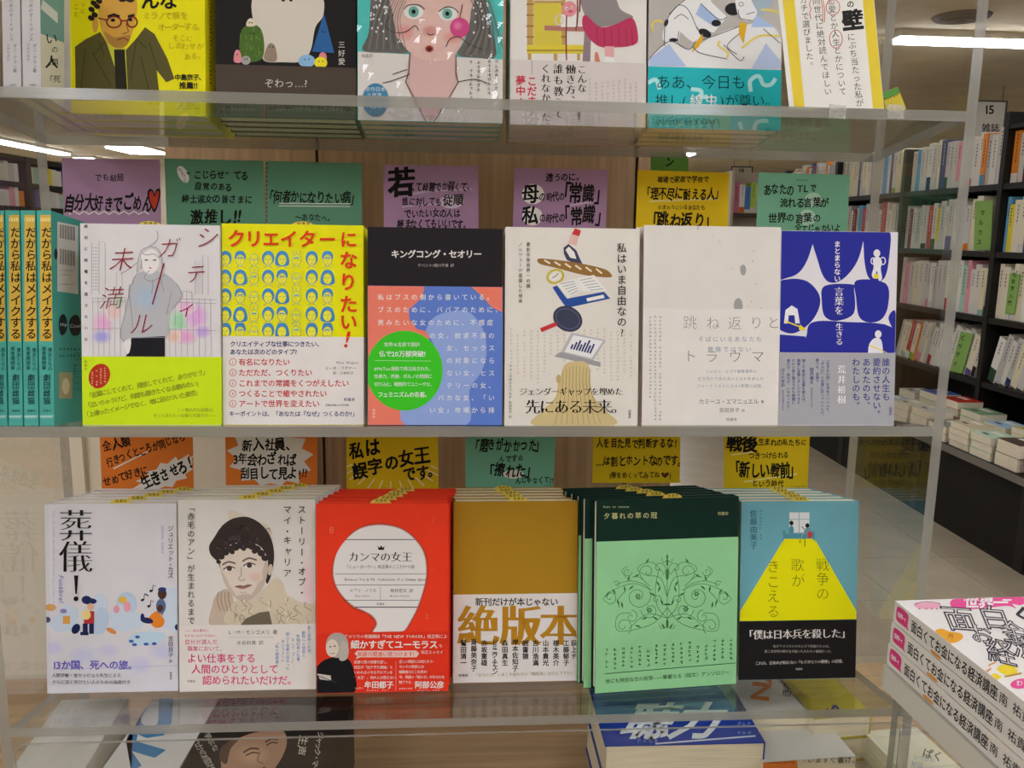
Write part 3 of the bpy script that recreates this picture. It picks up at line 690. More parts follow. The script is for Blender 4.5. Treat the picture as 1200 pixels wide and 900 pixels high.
b = FB('mid', 261.5, 426, 495, 263, 0.018, 0.016, '#f0de10', 'yellow book with red title and rows of blue cartoon faces', slipx=.56)
r = b['root']; bandpx(b, 394.5, paper('#dcd8d5')); c = b['cv'].view(255,250,3.4615); c.lay = 1
rng = random.Random(21); BL='#3f86c6'; LN='#7f9c9a'
for j,y in enumerate((186,262,338,412,478)):
    for i,x in enumerate((32,92,148,205,262,320,382,446)):
        k=(i*7+j*3)%6; fx=1.0
        if k in (0,3): c.ell(x,y-4,25,30,BL)
        elif k==1: c.blob([(x-20,y),(x-18,y-26),(x,y-34),(x+18,y-26),(x+20,y)],BL)
        elif k==4: c.blob([(x-26,y+24),(x-22,y-20),(x,y-34),(x+22,y-20),(x+26,y+24)],BL)
for j,y in enumerate((186,262,338,412,478)):
    for i,x in enumerate((32,92,148,205,262,320,382,446)):
        k=(i*7+j*3)%6; c.ell(x,y+4,16.5,22,'#ecdf3a' if k in (0,1,3,4) else '#f0de10',n=14)
        c.ring(x,y+2,18,24,2.2,LN,n=14); c.line([(x-7,y+24),(x-8,y+32),(x-20,y+36)],2,LN); c.line([(x+7,y+24),(x+8,y+32),(x+20,y+36)],2,LN)
        if k==2: c.ring(x-8,y,6,5,2.2,LN,n=10); c.ring(x+8,y,6,5,2.2,LN,n=10)
        else: c.line([(x-11,y),(x-5,y)],2.5,'#4f6f8c'); c.line([(x+5,y),(x+11,y)],2.5,'#4f6f8c')
        if k in (1,5): c.line([(x-10,y-6),(x+10,y-6)],5,BL)
        if k==5: c.line([(x-14,y-22),(x-16,y-36)],2,LN); c.line([(x,y-24),(x,y-38)],2,LN); c.line([(x+14,y-22),(x+16,y-36)],2,LN)
        c.line([(x-5,y+15),(x,y+17),(x+5,y+15)],2.2,'#c98a6a'); c.line([(x,y+2),(x+2,y+9)],1.8,LN)
c.flush('illustration', r)
RD='#d4391d'; c.up()
for ch,x,y,z in (('ク',78,102,76),('リ',148,103,74),('エ',218,104,70),('イ',290,104,74),('タ',366,104,74),('ー',446,106,72),('に',532,106,72),('な',532,190,76),('り',530,278,76),('た',532,368,76),('い',532,440,74)): c.put(ch,x,y,z,RD,w=.022)
c.put('!',560,516,92,RD,w=.02,rot=14).flush('title_lettering', r)
c.band(); c.put('!',560,516,92,RD,w=.02,rot=14)
NV='#2b3070'; R2='#c0323a'
c.text('クリエイティブな仕事につきたい、',50,530,24.5,NV,w=.012,pitch=.96).text('あなたは次のどのタイプ?',50,562,24.5,NV,w=.012,pitch=.98)
for n,(t,y) in enumerate((('有名になりたい',603),('ただただ、つくりたい',646),('これまでの常識をくつがえしたい',689),('つくることで癒やされたい',731),('アートで世界を変えたい',772))):
    c.ring(62,y,13,14,2.2,R2); c.text(str(n+1),57,y,18,R2); c.text(t,85,y,30.5,R2,w=.008,pitch=.98)
c.text('Meta Wagner',482,605,14,'#55524f').text('ミータ・ワグナー',435,628,16,'#55524f').text('訳・小林玲子',468,648,14,'#55524f').text('柏書房',512,755,15,NV).text('定価(本体1,600円+税)',437,778,11,NV,pitch=.9).text('キーポイントは、「あなたは『なぜ』つくるのか?」',46,813,23.5,NV,w=.012,pitch=.95).flush('band_lettering', b['band'])
stack_behind(b, 1, 'the yellow faces book', 'copies of the yellow faces book', dx=.001, slipstep=.001)

b = FB('mid', 431, 588, 499, 267, 0.012, 0.018, '#221f22', 'black-topped book with coral and blue band and green circle', hard=False)
r = b['root']; bandpx(b, 335.5, paper('#5a79c6')); c = b['cv'].view(420,250,3.4615); c.lay=1
c.text('キングコング・セオリー',132,165,35,'#dcd8d4',w=.018,pitch=.955,serif=False).flush('title_lettering', r)
c.text('デパント/相川千尋 訳',240,211,15,'#b5b0ac').flush('author_lettering', r)
c.band()
c.poly([(30,290),(268,290),(260,340),(205,390),(207,430),(238,470),(300,482),(260,560),(230,640),(190,700),(188,860),(30,860)],'#e67a66').poly([(458,290),(600,290),(600,402),(540,380),(495,330)],'#e67a66')
c.blob([(188,860),(195,720),(260,660),(320,590),(300,520),(275,475),(310,420),(380,397),(450,402),(505,470),(520,560),(500,640),(450,720),(438,860)],'#8aa1d6')
c.up().ell(187,638,155,162,'#3cc027',n=40).up()
WH='#e6e6ea'
for t,x,y in (('私はブスの側から書いている。',78,340),('ブスのために、ババアのために、',78,391),('男みたいな女のために、不感症',78,443),('の女、欲求不満の',288,496),('女、セックス',357,546),('の対象になら',357,597),('ない女、ヒス',357,648),('テリーの女、',357,698),('バカな女、「い',322,748),('い女」市場から排',288,798)): c.text(t,x,y,26,WH,pitch=1.31)
c.up().text('世界16言語で翻訳',104,532,19,WH,pitch=.96).text('仏で20万部突破!',84,570,26,WH,w=.012,pitch=.98).line([(68,597),(295,599)],1.5,'#b9e6b0').text('#MeToo運動で再注目された、',64,630,18,WH,pitch=.95).text('性暴力、売春、ポルノの問題に',64,661,18,WH,pitch=.93).text('切り込む、戦闘的でユニークな、',64,693,18,WH,pitch=.9).text('フェミニズムの名著。',78,735,23,WH,w=.012,pitch=.92).text('柏書房',63,793,11,WH,v=True,pitch=1.2)
c.flush('band_lettering', b['band'])
stack_behind(b, 1, 'the green-circle book', 'copies of the green-circle book', dx=.0006)

b = FB('mid', 591, 747, 500, 267, 0.012, 0.017, '#d8d4cb', 'off-white book with stacked drawings of bread, pan and laptop', page=mat('#c9a79a',rough=.8))
r = b['root']; c = b['cv'].view(580,250,3.4615)
for i,x in enumerate(range(66,560,27)):
    if 225<x<395: n0,n1=465,600
    else: n0,n1=462,700
    c.squig(x,n0+(i*13)%14,int((n1-n0)/15)-(i*3)%4,13.5,'#b9b4aa',v=True,pitch=1.1)
c.up().poly([(308,84),(340,90),(331,131),(297,123)],'#d6b2a9').poly([(311,84),(325,58),(349,70),(342,93)],'#bf3538').poly([(278,140),(298,124),(330,150),(345,185),(356,207),(325,203),(292,190),(280,165)],'#40405a').blob([(172,188),(200,184),(330,200),(440,225),(472,248),(462,260),(360,250),(250,222),(185,206)],'#8f6b39').ring(245,256,33,26,9,'#c4b23a',rot=-20)
c.poly([(233,300),(252,293),(292,346),(442,318),(468,346),(290,384),(262,345)],'#2b4e95').ell(295,428,62,50,'#3b4054',rot=28,n=30).line([(250,448),(186,474)],17,'#c0383b').poly([(310,484),(450,514),(398,598),(266,566)],'#b4b4b6').poly([(240,580),(266,562),(428,604),(428,623)],'#98989a')
c.blob([(270,650),(285,612),(325,600),(370,605),(385,640),(388,700),(405,750),(450,800),(480,860),(160,860),(195,800),(245,745),(255,690)],'#c8b685')
c.up().poly([(286,148),(300,135),(322,158),(330,185),(305,180)],'#dcd9d4').ell(245,256,24,18,'#e0ddd6',rot=-20).poly([(250,284),(330,264),(348,312),(296,346)],'#e6e3dc').poly([(333,263),(402,250),(452,315),(352,318)],'#e6e3dc').poly([(318,494),(438,518),(392,588),(282,562)],'#dfdfe0').poly([(370,345),(440,330),(445,343),(375,358)],'#e0ddd6')
for k in range(6): x=200+k*42; c.line([(x,190+k*7),(x+24,204+k*8)],7,'#e0d6c0')
c.up()
for k in range(5): c.line([(265+k*10,292+k*11-6),(322+k*4,276+k*9)],2.5,'#8d8d92'); c.line([(345+k*10,272+k*10),(395+k*11,262+k*11)],2.5,'#8d8d92')
for k,h in enumerate((18,30,40,26,36,48,30,38)): x=308+k*11; c.line([(x,550+k*2.6),(x+h*.45,550+k*2.6-h)],7,'#2c3a6a')
c.line([(245,256),(258,243)],3,'#5a5a55').line([(245,256),(232,262)],3,'#5a5a55').ring(295,428,50,38,3,'#5c617a',rot=28)
for k in range(9): x=275+k*14; c.line([(x,615+abs(k-4)*4),(x-2,700),(x-30+k*9,856)],2.2,'#a8945c',smooth=True)
c.ell(258,672,10,18,'#bba972').flush('illustration', r)
c.up().text('私はいま自由なの?',514,120,41,'#2b2724',v=True,pitch=1.045,w=.004).flush('title_lettering', r)
c.text('男女平等世界一の国',135,118,17.5,K,v=True,pitch=1.2).text('ノルウェーが直面した現実',103,118,17.5,K,v=True,pitch=1.19).flush('subtitle_lettering', r)
c.text('リン・スタルスベルグ',62,612,14,'#3a3836',v=True,pitch=1.02).text('枇谷玲子 訳',62,760,13,'#3a3836',v=True).flush('author_lettering', r)
c.text('柏書房',546,796,12,'#3a3836',v=True).flush('imprint', r)
c.text('ジェンダーギャップを埋めた',98,723,34,K,serif=True,pitch=.95,w=.006).text('先にある未来。',122,784,63,K,serif=True,pitch=.92,w=.008).flush('cover_lettering', r)
stack_behind(b, 1, 'the bread and laptop book', 'copies of the bread and laptop book', dx=.0008)

b = FB('mid', 752, 911, 498, 265, 0.014, 0.015, '#d6d2cb', 'plain white book with thin grey title and bullet-like grey spots', page=mat('#d9b9a9',rough=.8))
r = b['root']; bandpx(b, 362, paper('#dbd7d1')); c = b['cv'].view(740,250,3.4615); c.lay=1
c.ell(453,230,12,22,'#9a9997').ell(433,374,18,30,'#9a9997'); c.up()
for ch,x,y in (('R',272,60),('i',332,86),('c',360,113),('o',497,152),('c',412,222),('h',443,218),('t',494,192),('e',507,286),('t',490,356),('s',528,382),('i',480,376)): c.text(ch,x-6,y,15,'#86837f')
c.flush('illustration', r); c.band(); TG='#4e4b4a'
for ch,x,y,z in (('跳',237,443,60),('ね',330,445,58),('返',418,445,58),('り',506,443,58),('と',576,443,56)): c.put(ch,x,y,z,TG,w=-.02)
for ch,x,y,z in (('ト',238,578,56),('ラ',325,580,56),('ウ',420,580,56),('マ',511,580,56)): c.put(ch,x,y,z,TG,w=-.02)
c.text('そばにいるあなたも',270,510,24,'#8996a8',pitch=1.22).text('無傷ではない',308,551,24,'#8996a8',pitch=1.28).text('シャルリ・エブド襲撃事件の',300,641,16,'#98a3b0',pitch=1.0).text('生き残りである夫のとなりを歩んだ',268,671,16,'#98a3b0',pitch=1.05).text('ジャーナリストによる5年間の記録。',265,700,16,'#98a3b0',pitch=1.05)
c.text('カミーユ・エマニュエル',272,763,23,'#5c5957',pitch=.96).text('著',524,764,13,'#5c5957').text('吉田良子',355,798,20,'#6c6967',pitch=1.05).text('訳',446,800,13,'#6c6967').text('柏書房',384,836,14,'#6c6967',pitch=1.05)
c.flush('band_lettering', b['band'])
for x,n in ((116,28),(96,28),(76,22)): c.squig(x,415,n,13,'#8f8b86',v=True,pitch=1.18)
c.flush('blurb_lettering', b['band'])
stack_behind(b, 3, 'the plain white book', 'copies of the plain white book', dxs=[-.004,-.006,-.008])

b = FB('mid', 911.5, 1047, 498.5, 271, 0.014, 0.016, '#d6d4d9', 'white book with large dark blue blobs and a grey band')
r = b['root']; bandpx(b, 413.5, paper('#a3a4a9')); c = b['cv'].view(900,250,3.3333); c.lay=1; NB='#292e90'
for P in ([(30,60),(172,62),(165,150),(130,222),(82,250),(30,242)],[(180,60),(366,62),(369,120),(342,200),(285,262),(230,264),(196,190)],[(384,60),(473,62),(472,180),(456,250),(422,268),(388,242),(374,150)],[(30,285),(80,257),(150,264),(196,310),(202,360),(170,422),(110,466),(60,462),(30,425)],[(220,284),(325,277),(336,300),(335,390),(270,420),(222,403),(210,345)],[(345,262),(460,274),(469,360),(442,415),(392,426),(355,402),(344,330)],[(470,410),(496,380),(500,465)]): c.blob(P,NB)
c.blob([(152,470),(178,424),(300,424),(482,444),(492,560),(165,560)],NB).poly([(30,473),(146,481),(149,550),(30,550)],NB)
c.up()
c.ell(425,156,13,15,'#dcdae0').blob([(410,178),(432,170),(445,190),(440,215),(445,255),(432,262),(425,225),(415,255),(405,240),(412,210)],'#dcdae0').ring(448,186,10,14,4,'#dcdae0').ring(410,186,8,12,4,'#dcdae0')
c.poly([(62,430),(68,378),(92,360),(115,374),(124,430),(106,430),(103,398),(80,398),(78,430)],'#dcdae0').ell(430,472,13,15,'#dcdae0').blob([(396,560),(394,515),(415,488),(440,492),(448,530),(446,560)],'#dcdae0')
c.up().line([(66,420),(140,450)],5,'#e2cf1a').poly([(124,434),(150,455),(120,456)],'#e2cf1a').ell(422,246,10,10,'#e2cf1a').line([(397,516),(464,546)],5,'#e2cf1a').flush('illustration', r)
c.up().text('まとまらない',270,107,26.5,'#dfdde4',v=True,pitch=1.02,serif=True,w=.012).text('言葉を',277,287,37,'#dfdde4',v=True,pitch=1.0,serif=True,w=.012).text('生きる',278,428,30,'#dfdde4',v=True,pitch=.97,serif=True,w=.012).flush('title_lettering', r)
c.band(); NV='#333a86'
for t,x in (('誰の人生も',460),('要約させない。',424),('あなたのも、',384),('わたしのも。',343)): c.text(t,x,565,33,NV,v=True,pitch=1.02)
c.text('荒井裕樹',287,592,34,'#e6e6ea',v=True,pitch=1.16,serif=True,w=.012)
for t,x,y,z in (('「生きた心地」を求めていいんだ。',233,566,14),('「ダメだ」の言葉に抗っていいんだ。',212,566,14),('誰でも、言葉で',192,566,14),('望月優大',170,602,17),('強くて安全な言葉を使えば、',138,568,14),('簡単に言葉とすことができる。',119,568,14),('だけど取り替えされた瞬間に',99,568,14),('誰かが、自分が、いなかったか?',79,568,14),('はらだ有彩',58,604,15)): c.text(t,x,y,z,NV,v=True,pitch=.98)
c.squig(170,680,9,9,NV,v=True).squig(58,690,9,9,NV,v=True).text('柏書房',478,756,11,NV,v=True).flush('band_lettering', b['band'])
stack_behind(b, 1, 'the dark blue blobs book', 'copies of the dark blue blobs book', dx=.0008)
# ------------------------------------------------------------------ lowest row, face out
b = FB('bot', 55.5, 209, 811, 590.5, 0.083, 0.019, '#d2d1d7', 'white book with huge black title and small cloud-dressed musicians', slipx=.55, spine='l', page=mat('#d9d0c4',rough=.8,grain=.3,scale=14,stretch=(1,60,1)))
r = b['root']; c = b['cv'].view(40,560,3.4615)
c.rect(45,640,595,870,'#cfced6').up()
for x,y,rx,ry in ((80,690,40,30),(200,720,60,40),(300,700,50,30),(520,700,60,40),(430,760,50,40)): c.soft(x,y,rx,ry,'#c3c3dc','#cfced6',3)
c.up()
for x,y,rx,ry in ((110,590,45,35),(140,555,40,40),(160,600,28,25),(268,510,30,42),(275,570,30,45),(255,610,35,25),(375,510,42,48),(350,560,45,45),(400,580,45,38),(370,600,60,22),(550,490,45,48),(560,560,40,60),(580,600,25,30)): c.ell(x,y,rx,ry,'#b4c6dc' if int(x)%2 else '#c2d0e2')
c.up().ell(225,500,30,13,'#232a5c').ell(213,494,20,16,'#232a5c').ell(230,522,14,14,'#d8a888').rect(203,540,244,592,'#b23238').ell(212,555,18,20,'#e0cc84').rect(198,590,218,632,'#20264f').rect(224,590,243,632,'#20264f').poly([(188,624),(220,626),(222,638),(188,638)],'#20264f')
c.ell(170,612,16,22,'#20264f',rot=30).rect(118,560,146,592,'#d9a04c').ell(120,540,14,9,'#8c7fb8').ell(68,525,22,14,'#d6a05c').ell(55,575,12,12,'#33305c').ell(335,532,12,16,'#df96a6').ell(378,522,14,22,'#df96a6').ell(360,494,17,14,'#dcae4c').ell(314,620,22,9,'#cf8446',rot=28)
c.blob([(465,575),(478,552),(500,540),(518,560),(530,580),(520,602),(490,606)],'#df822c').line([(520,555),(522,490)],8,'#b4702e').ell(520,470,18,22,'#4f3228').ell(520,452,17,9,'#2c3a6a').ell(515,520,20,30,'#566a92').ell(512,528,12,14,'#4f3228').ell(458,578,26,12,'#232a5c',rot=10).ell(440,565,8,16,'#232a5c').ell(585,605,14,14,'#232a5c')
c.blob([(385,650),(430,625),(520,628),(530,650),(500,672),(440,678),(395,672)],'#b7cfe6')
for x,y in ((395,662),(408,676),(455,674),(488,672),(420,645)): c.ell(x,y,10,6,'#3a5fae')
for x,y in ((440,495),(475,458),(466,520)): c.ell(x,y,7,5,K,rot=-20).line([(x+6,y),(x+8,y-24),(x+20,y-18)],3,K)
c.line([(448,471),(452,471),(466,478)],4,K)
c.flush('illustration', r)
c.up().put('葬',170,192,140,'#1f1d1d',serif=True,w=.004,res=3).put('儀',170,318,140,'#1f1d1d',serif=True,w=.004,res=3)
c.poly([(163,395),(180,395),(175,470),(168,470)],'#1f1d1d').ell(171,490,10,10,'#1f1d1d').flush('title_lettering', r)
PU='#8c86c6'
c.text('Funèbre!',112,395,28,PU,rot=90,skew=.2).text("Tour du monde des rites qui mènent vers l'autre monde",82,130,15,'#aeadd2',rot=90,skew=.2).flush('french_title', r)
c.text('ジュリエット・カズ',554,192,25,K,v=True,serif=True,pitch=.98).text('Juliette Cazes',524,195,17,PU,rot=90,skew=.2).flush('author_lettering', r)
c.text('吉田良子',555,640,22,K,v=True).text('訳',555,735,15,K,v=True).text('柏書房',555,785,11,K,v=True)
c.flush('translator_lettering', r)
c.text('13か国、死への旅。',74,758,40,'#6359bc',w=.014,pitch=.97).line([(75,776),(590,760)],1.5,'#a9a6c8').text('人類学者・金セッピョル先生による',72,800,18,'#3c3a40',pitch=.98).text('さらに深く学びたい人のための指南付き',72,828,18,'#3c3a40',pitch=.99).flush('cover_lettering', r)
stack_behind(b, 4, 'the white musicians book', 'copies of the white musicians book', dx=.004, slipstep=.006)

b = FB('bot', 210.5, 370, 808, 585.5, 0.080, 0.019, '#d5d1cc', 'white book with sepia portrait of a dark-haired woman resting on her hand', slipx=.5)
r = b['root']; bandpx(b, 732, paper('#dad5cf')); c = b['cv'].view(200,560,3.4615); c.lay=1
c.soft(560,430,30,120,'#dcc3c8','#d5d1cc',3)
c.up()
c.blob([(160,600),(168,520),(185,475),(215,452),(245,460),(255,500),(268,560),(262,600)],'#bfae9c').blob([(240,600),(250,510),(300,495),(345,480),(390,440),(425,405),(455,425),(470,470),(520,502),(600,522),(600,600)],'#cbbfa9')
HR='#39312f'
c.up().blob([(232,130),(262,135),(300,150),(320,170),(280,182),(240,172)],'#d3c8ba').blob([(338,176),(380,185),(414,220),(395,236),(360,210)],'#cdc1b3')
c.up().blob([(162,310),(157,275),(178,240),(200,205),(228,178),(262,162),(310,158),(355,178),(392,215),(412,258),(420,310),(415,365),(402,412),(388,425),(370,340),(330,270),(250,275),(212,310),(205,370),(190,340)],HR)
c.up().blob([(200,320),(230,278),(295,258),(360,275),(392,325),(392,385),(375,440),(345,478),(308,500),(278,498),(245,468),(218,425),(203,370)],'#d3c7bb')
c.up().blob([(388,330),(393,385),(376,440),(345,478),(308,500),(340,455),(365,400)],'#bfb0a4').blob([(203,370),(218,425),(245,468),(278,498),(250,450),(222,400)],'#c4b6aa').blob([(270,478),(310,470),(330,480),(308,499),(280,497)],'#c0b1a5').ell(404,372,10,23,'#c2b2a5',rot=8)
c.soft(345,402,30,24,'#d4b8ac','#d3c7bb',3)
for x,y,rx in ((205,318,15),(222,300,17),(240,288,17),(262,280,18),(285,272,18),(308,270,18),(330,276,18),(350,288,17),(368,305,16),(382,325,14),(195,340,10),(250,300,11),(296,286,11),(340,298,11)): c.ell(x,y,rx,rx*.85,HR,rot=20)
c.blob([(218,372),(236,360),(258,366),(246,376),(228,378)],'#e6ddd4').blob([(298,358),(318,346),(342,352),(328,362),(308,364)],'#e6ddd4')
c.up().ell(239,368,11,9,'#4d3a3c').ell(320,355,11,9,'#4d3a3c').line([(214,372),(236,358),(262,366)],4.5,'#41342f',smooth=True).line([(295,358),(318,344),(345,352)],4.5,'#41342f',smooth=True).line([(210,352),(236,340),(264,347)],6.5,'#6a5a52',smooth=True).line([(292,338),(318,325),(350,333)],6.5,'#6a5a52',smooth=True)
c.line([(286,362),(287,392),(276,408),(288,416),(304,408)],3.5,'#a4907f',smooth=True).blob([(262,440),(282,434),(296,437),(312,431),(330,434),(312,445),(290,450)],'#9a716a').line([(260,440),(295,440),(331,434)],2.5,'#553c39',smooth=True).line([(280,462),(296,466),(312,461)],3,'#bba99b',smooth=True)
rng=random.Random(2)
for i in range(40):
    x=rng.uniform(255,560); y=rng.uniform(470,590)+(0 if x<430 else 15); c.line([(x,y),(x+rng.uniform(-20,20),y+rng.uniform(10,26)),(x+rng.uniform(-10,30),y+rng.uniform(25,40))],2.5,rng.choice(['#a59a86','#e0d8c6','#8d826f']),smooth=True)
for k in range(4): c.line([(195+k*13,462),(190+k*16,500),(205+k*14,540)],2.5,'#927f6e',smooth=True)
for i in range(30): x=rng.uniform(180,400); y=rng.uniform(185,290); c.line([(x,y),(x+rng.uniform(-16,16),y+rng.uniform(-14,6)),(x+rng.uniform(-26,26),y+8)],2.5,rng.choice(['#5a4c50','#2a2328']),smooth=True)
c.poly([(285,600),(305,570),(360,545),(400,540),(412,600)],'#6b6252').flush('portrait', r)
c.up().text('ストーリー・オブ・',533,110,35,K,v=True,pitch=1.235,w=-.004).text('マイ・キャリア',474,110,35,K,v=True,pitch=1.27,w=-.004).text('「赤毛のアン」が生まれるまで',84,104,32,K,v=True,pitch=1.1,w=-.004).flush('title_lettering', r)
c.band(); PK='#d2447c'; BU='#4f80bc'
c.text('よい仕事をする',66,731,40,PK,pitch=1.0,w=.006).text('人間のひとりとして',84,775,40,PK,pitch=.98,w=.006).text('認められたいだけだ。',128,820,40,PK,pitch=.96,w=.006).text('自分が選んだ',57,665,22,PK,pitch=1.02).text('職業において、',68,692,22,PK,pitch=1.0).text('—— 私は常々に',58,619,13,PK).text('なりたいわけではない。',56,640,13,PK,pitch=1.0)
c.text('L・M・モンゴメリ 著',236,625,20,'#4a4846',pitch=1.0).line([(237,646),(420,646)],1.5,'#b5b0aa').text('水谷利美 訳',268,668,19,'#4a4846',pitch=1.05)
for t,x,y in (('愛と家族の記憶、',562,600),('創作への情熱と',540,620),('新聞記者の仕事、',518,634),('そして「アン」、',497,650),('野心と青春が詰まった',475,626),('モンゴメリの',455,655),('「私の履歴書」',432,660)): c.text(t,x,y,15.5,BU,v=True)
c.text('柏書房',68,824,11,'#6a6866').flush('band_lettering', b['band'])
stack_behind(b, 4, 'the sepia portrait book', 'copies of the sepia portrait book', dx=.0035, slipstep=.006)

b = FB('bot', 371, 525, 811, 590, 0.068, 0.0185, '#e03a20', 'bright red book with a large white comma shape', slipx=.48, hard=True, page=mat('#e6d3c4',rough=.8,grain=.3,scale=14,stretch=(1,60,1)))
r = b['root']; bandpx(b, 740.5, paper('#da341e')); c = b['cv'].view(360,560,3.4615); c.lay=1
def comma(g):
    return catmull([(294,192-g),(200,215-g),(128,290),(107-g,375),(125-g,450),(180-g,512+g),(235,540+g),(268-g,560+g),(284-g,592),(272-g,635),(372+g,635),(425+g,568),(462+g,480),(482+g,385),(465+g,290),(395,216-g)],True,6)
c.poly(comma(8),'#a8321f').poly(comma(4),'#b88a80'); c.up().poly(comma(0),'#d9d6d4'); c.up()
for x,y,z,t in ((105,210,40,'8'),(250,155,16,'‘'),(520,170,34,'/'),(520,370,20,'!'),(490,560,30,'2'),(330,140,16,','),(455,160,20,"'")): c.text(t,x-z*.4,y,z,'#e86a52')
for x0,x1,y,w in ((155,437,250,3),(113,480,390,2),(117,477,434,2),(148,455,496,2),(194,448,524,3.5)): c.line([(x0,y),(x1,y)],w,'#3a3836')
c.line([(297,440),(297,492)],1.5,'#77736f').poly([(289,292),(286,276),(294,284),(300,273),(306,284),(314,276),(311,292)],K).flush('illustration', r)
c.up().text('カンマの女王',166,320,44,K,serif=True,pitch=.985,w=.004).text('「ニューヨーカー」校正係のここだけの話',152,360,16,K,pitch=.93).text('Between You & Me: Confessions of a Comma Queen',152,411,15.5,'#3a3836',pitch=.83).text('メアリ・ノリス',172,456,15.5,K).text('有好宏文 訳',337,457,17,K).text('Mary Norris',194,478,11,'#4a4846',pitch=.9).text('Hirofumi Ariyoshi',334,478,11,'#4a4846',pitch=.85).text('柏書房',282,511,10.5,K).flush('cover_lettering', r)
c.band(); W1='#efe0da'
c.blob([(36,780),(60,745),(100,728),(150,725),(185,765),(190,872),(36,872)],'#19191b').ell(122,678,46,52,'#a9a198').blob([(140,660),(168,690),(160,735),(130,735)],'#b5ada3').up().ell(102,690,26,36,'#d3c6ba').up().ell(94,684,4,3,'#4a4440').ell(112,682,4,3,'#4a4440').line([(92,712),(112,711)],2.5,'#8a6a62').poly([(40,793),(95,801),(98,822),(52,816)],'#c9beb4').line([(40,800),(120,830)],3,'#3a3a3c')
c.poly([(202,700),(443,700),(455,712),(443,727),(215,727),(196,735),(204,722),(192,713)],'#e9c3ba').up()
c.text('アメリカの老舗雑誌「THE NEW YORKER」校正係による',150,642,17,W1,pitch=.95).text('細かすぎてユーモラス',176,675,37,W1,w=.014,pitch=.955).text('な',534,680,15,W1).text('英語の間違い見つけます!',203,714,21,'#d0452f',w=.008,pitch=.98).text('校正エッセイ',462,706,15,W1)
for i,t in enumerate(('鉛筆と紙の辞書を愛し、','校正が「出すぎた真似」と','いわれるのをおそれている','“女王”、他人とは思えない。')): c.text(t,190,746+i*21,14.5,W1,pitch=.9)
for i,t in enumerate(('正しい英語とは何だろう?','カンマの思想とは?','編集者はどこを見る?','今、英語の「揺らぎ」があなたを','魅了する。')): c.text(t,372,744+i*21,14,W1,pitch=.88)
c.line([(360,742),(360,862)],1.5,'#f0a595').text('牟田都子',231,838,31,W1,w=.012,pitch=.96).text('阿部公彦',436,838,31,W1,w=.012,pitch=.96).squig(192,852,4,9,W1).squig(372,854,6,9,W1).squig(240,861,9,8,W1,pitch=1.3).squig(446,861,9,8,W1,pitch=1.3).flush('band_lettering', b['band'])
stack_behind(b, 4, 'the red comma book', 'copies of the red comma book', dx=.0022, slipstep=.003)

b = FB('bot', 531, 675.5, 800, 587.5, 0.088, 0.0185, '#a57d1f', 'plain ochre book with large golden characters on a white band', slipx=.52)
r = b['root']; bandpx(b, 696, paper('#d8d4d2')); c = b['cv'].view(520,560,3.459); c.band()
c.text('新刊だけが本じゃない',127,502,34.5,K,w=.012,pitch=.975)
for ch,x in (('絶',140),('版',312),('本',474)): c.put(ch,x,597,172,'#ad7d1e',serif=True,w=.03,res=3)
c.up()
for t,x in (('鷲田清一',80),('斎藤美奈子',122),('赤坂憲雄',164),('ドミニク・チェン',207),('森田真生',248),('岸本佐知子',290),('読書猿',331),('吉川浩満',372),('山本貴光',413),('榎木英介',455),('工藤郁子',496),('荻上チ',528)): c.text(t,x,656 if len(t)<5 else 652,26,K,v=True,serif=True,w=.014,pitch=1.02 if len(t)<7 else .68)
c.text('「あなたが、いまこそ語りたい『絶版本』はなんですか?」',122,800,17,'#a3956c',pitch=.92,rot=-1.5).text('柏書房',60,800,13,K).flush('band_lettering', b['band'])
stack_behind(b, 4, 'the ochre book', 'copies of the ochre book', dx=-.0012, slipstep=-.002)

b = FB('bot', 697, 862, 814, 584, 0.052, 0.015, '#0f2b23', 'dark green book with wide pale green band and scroll ornament', slipx=.54, spine='r', yaw=6.5, hard=True, page=mat('#d9d6c4',rough=.8))
r = b['root']; bandpx(b, 632, paper('#8cc892')); c = b['cv'].view(665,550,3.214); c.lay=1
c.text('kaze no tanmur',135,140,13,'#b4c49c').text('夕暮れの草の冠',136,176,25,'#c4c288',pitch=1.18,rot=-1,w=.004).text('柏書房',566,166,14,'#c4c288',pitch=.95).flush('title_lettering', r)
c.band(); OR='#4c7c4f'
def both(pts,w=1.9):
    c.line(pts,w,OR,smooth=True); c.line([(750-x,y) for x,y in pts],w,OR,smooth=True)
def spiral(x,y,r0,turn,a0,flip=1,w=1.9):
    pts=[]
    for j in range(26):
        t=j/25; a=math.radians(a0)+flip*turn*2*math.pi*t; rr=r0*(1-.88*t); pts.append((x+rr*math.cos(a),y+rr*math.sin(a)))
    c.line(pts,w,OR); c.line([(750-px,py) for px,py in pts],w,OR)
for S in ((265,478,48,1.4,0,1),(310,530,34,1.3,180,-1),(160,482,26,1.2,90,-1),(210,590,34,1.2,60,-1),(300,385,32,1.2,120,1),(345,372,28,1.1,60,-1),(225,385,18,1.2,0,1),(185,432,14,1.1,200,1),(335,490,18,1.2,0,-1),(240,555,26,1.2,270,1)): spiral(*S)
for P in ([(375,320),(375,600)],[(375,560),(340,520),(330,450),(345,372)],[(375,560),(300,545),(230,600)],[(375,520),(345,560),(300,590),(200,610),(180,580),(195,545),(240,540)],[(313,478),(300,440),(240,420),(185,432)],[(320,455),(250,430),(180,450),(135,485),(160,508)],[(375,480),(350,410),(300,400)],[(300,400),(265,380),(275,360),(320,350),(360,390)],[(240,420),(215,400),(205,380),(225,365)],[(375,590),(355,600),(345,585)],[(375,340),(360,350),(355,335)],[(310,440),(270,405),(243,405)],[(195,520),(190,490),(215,460)]): both(P)
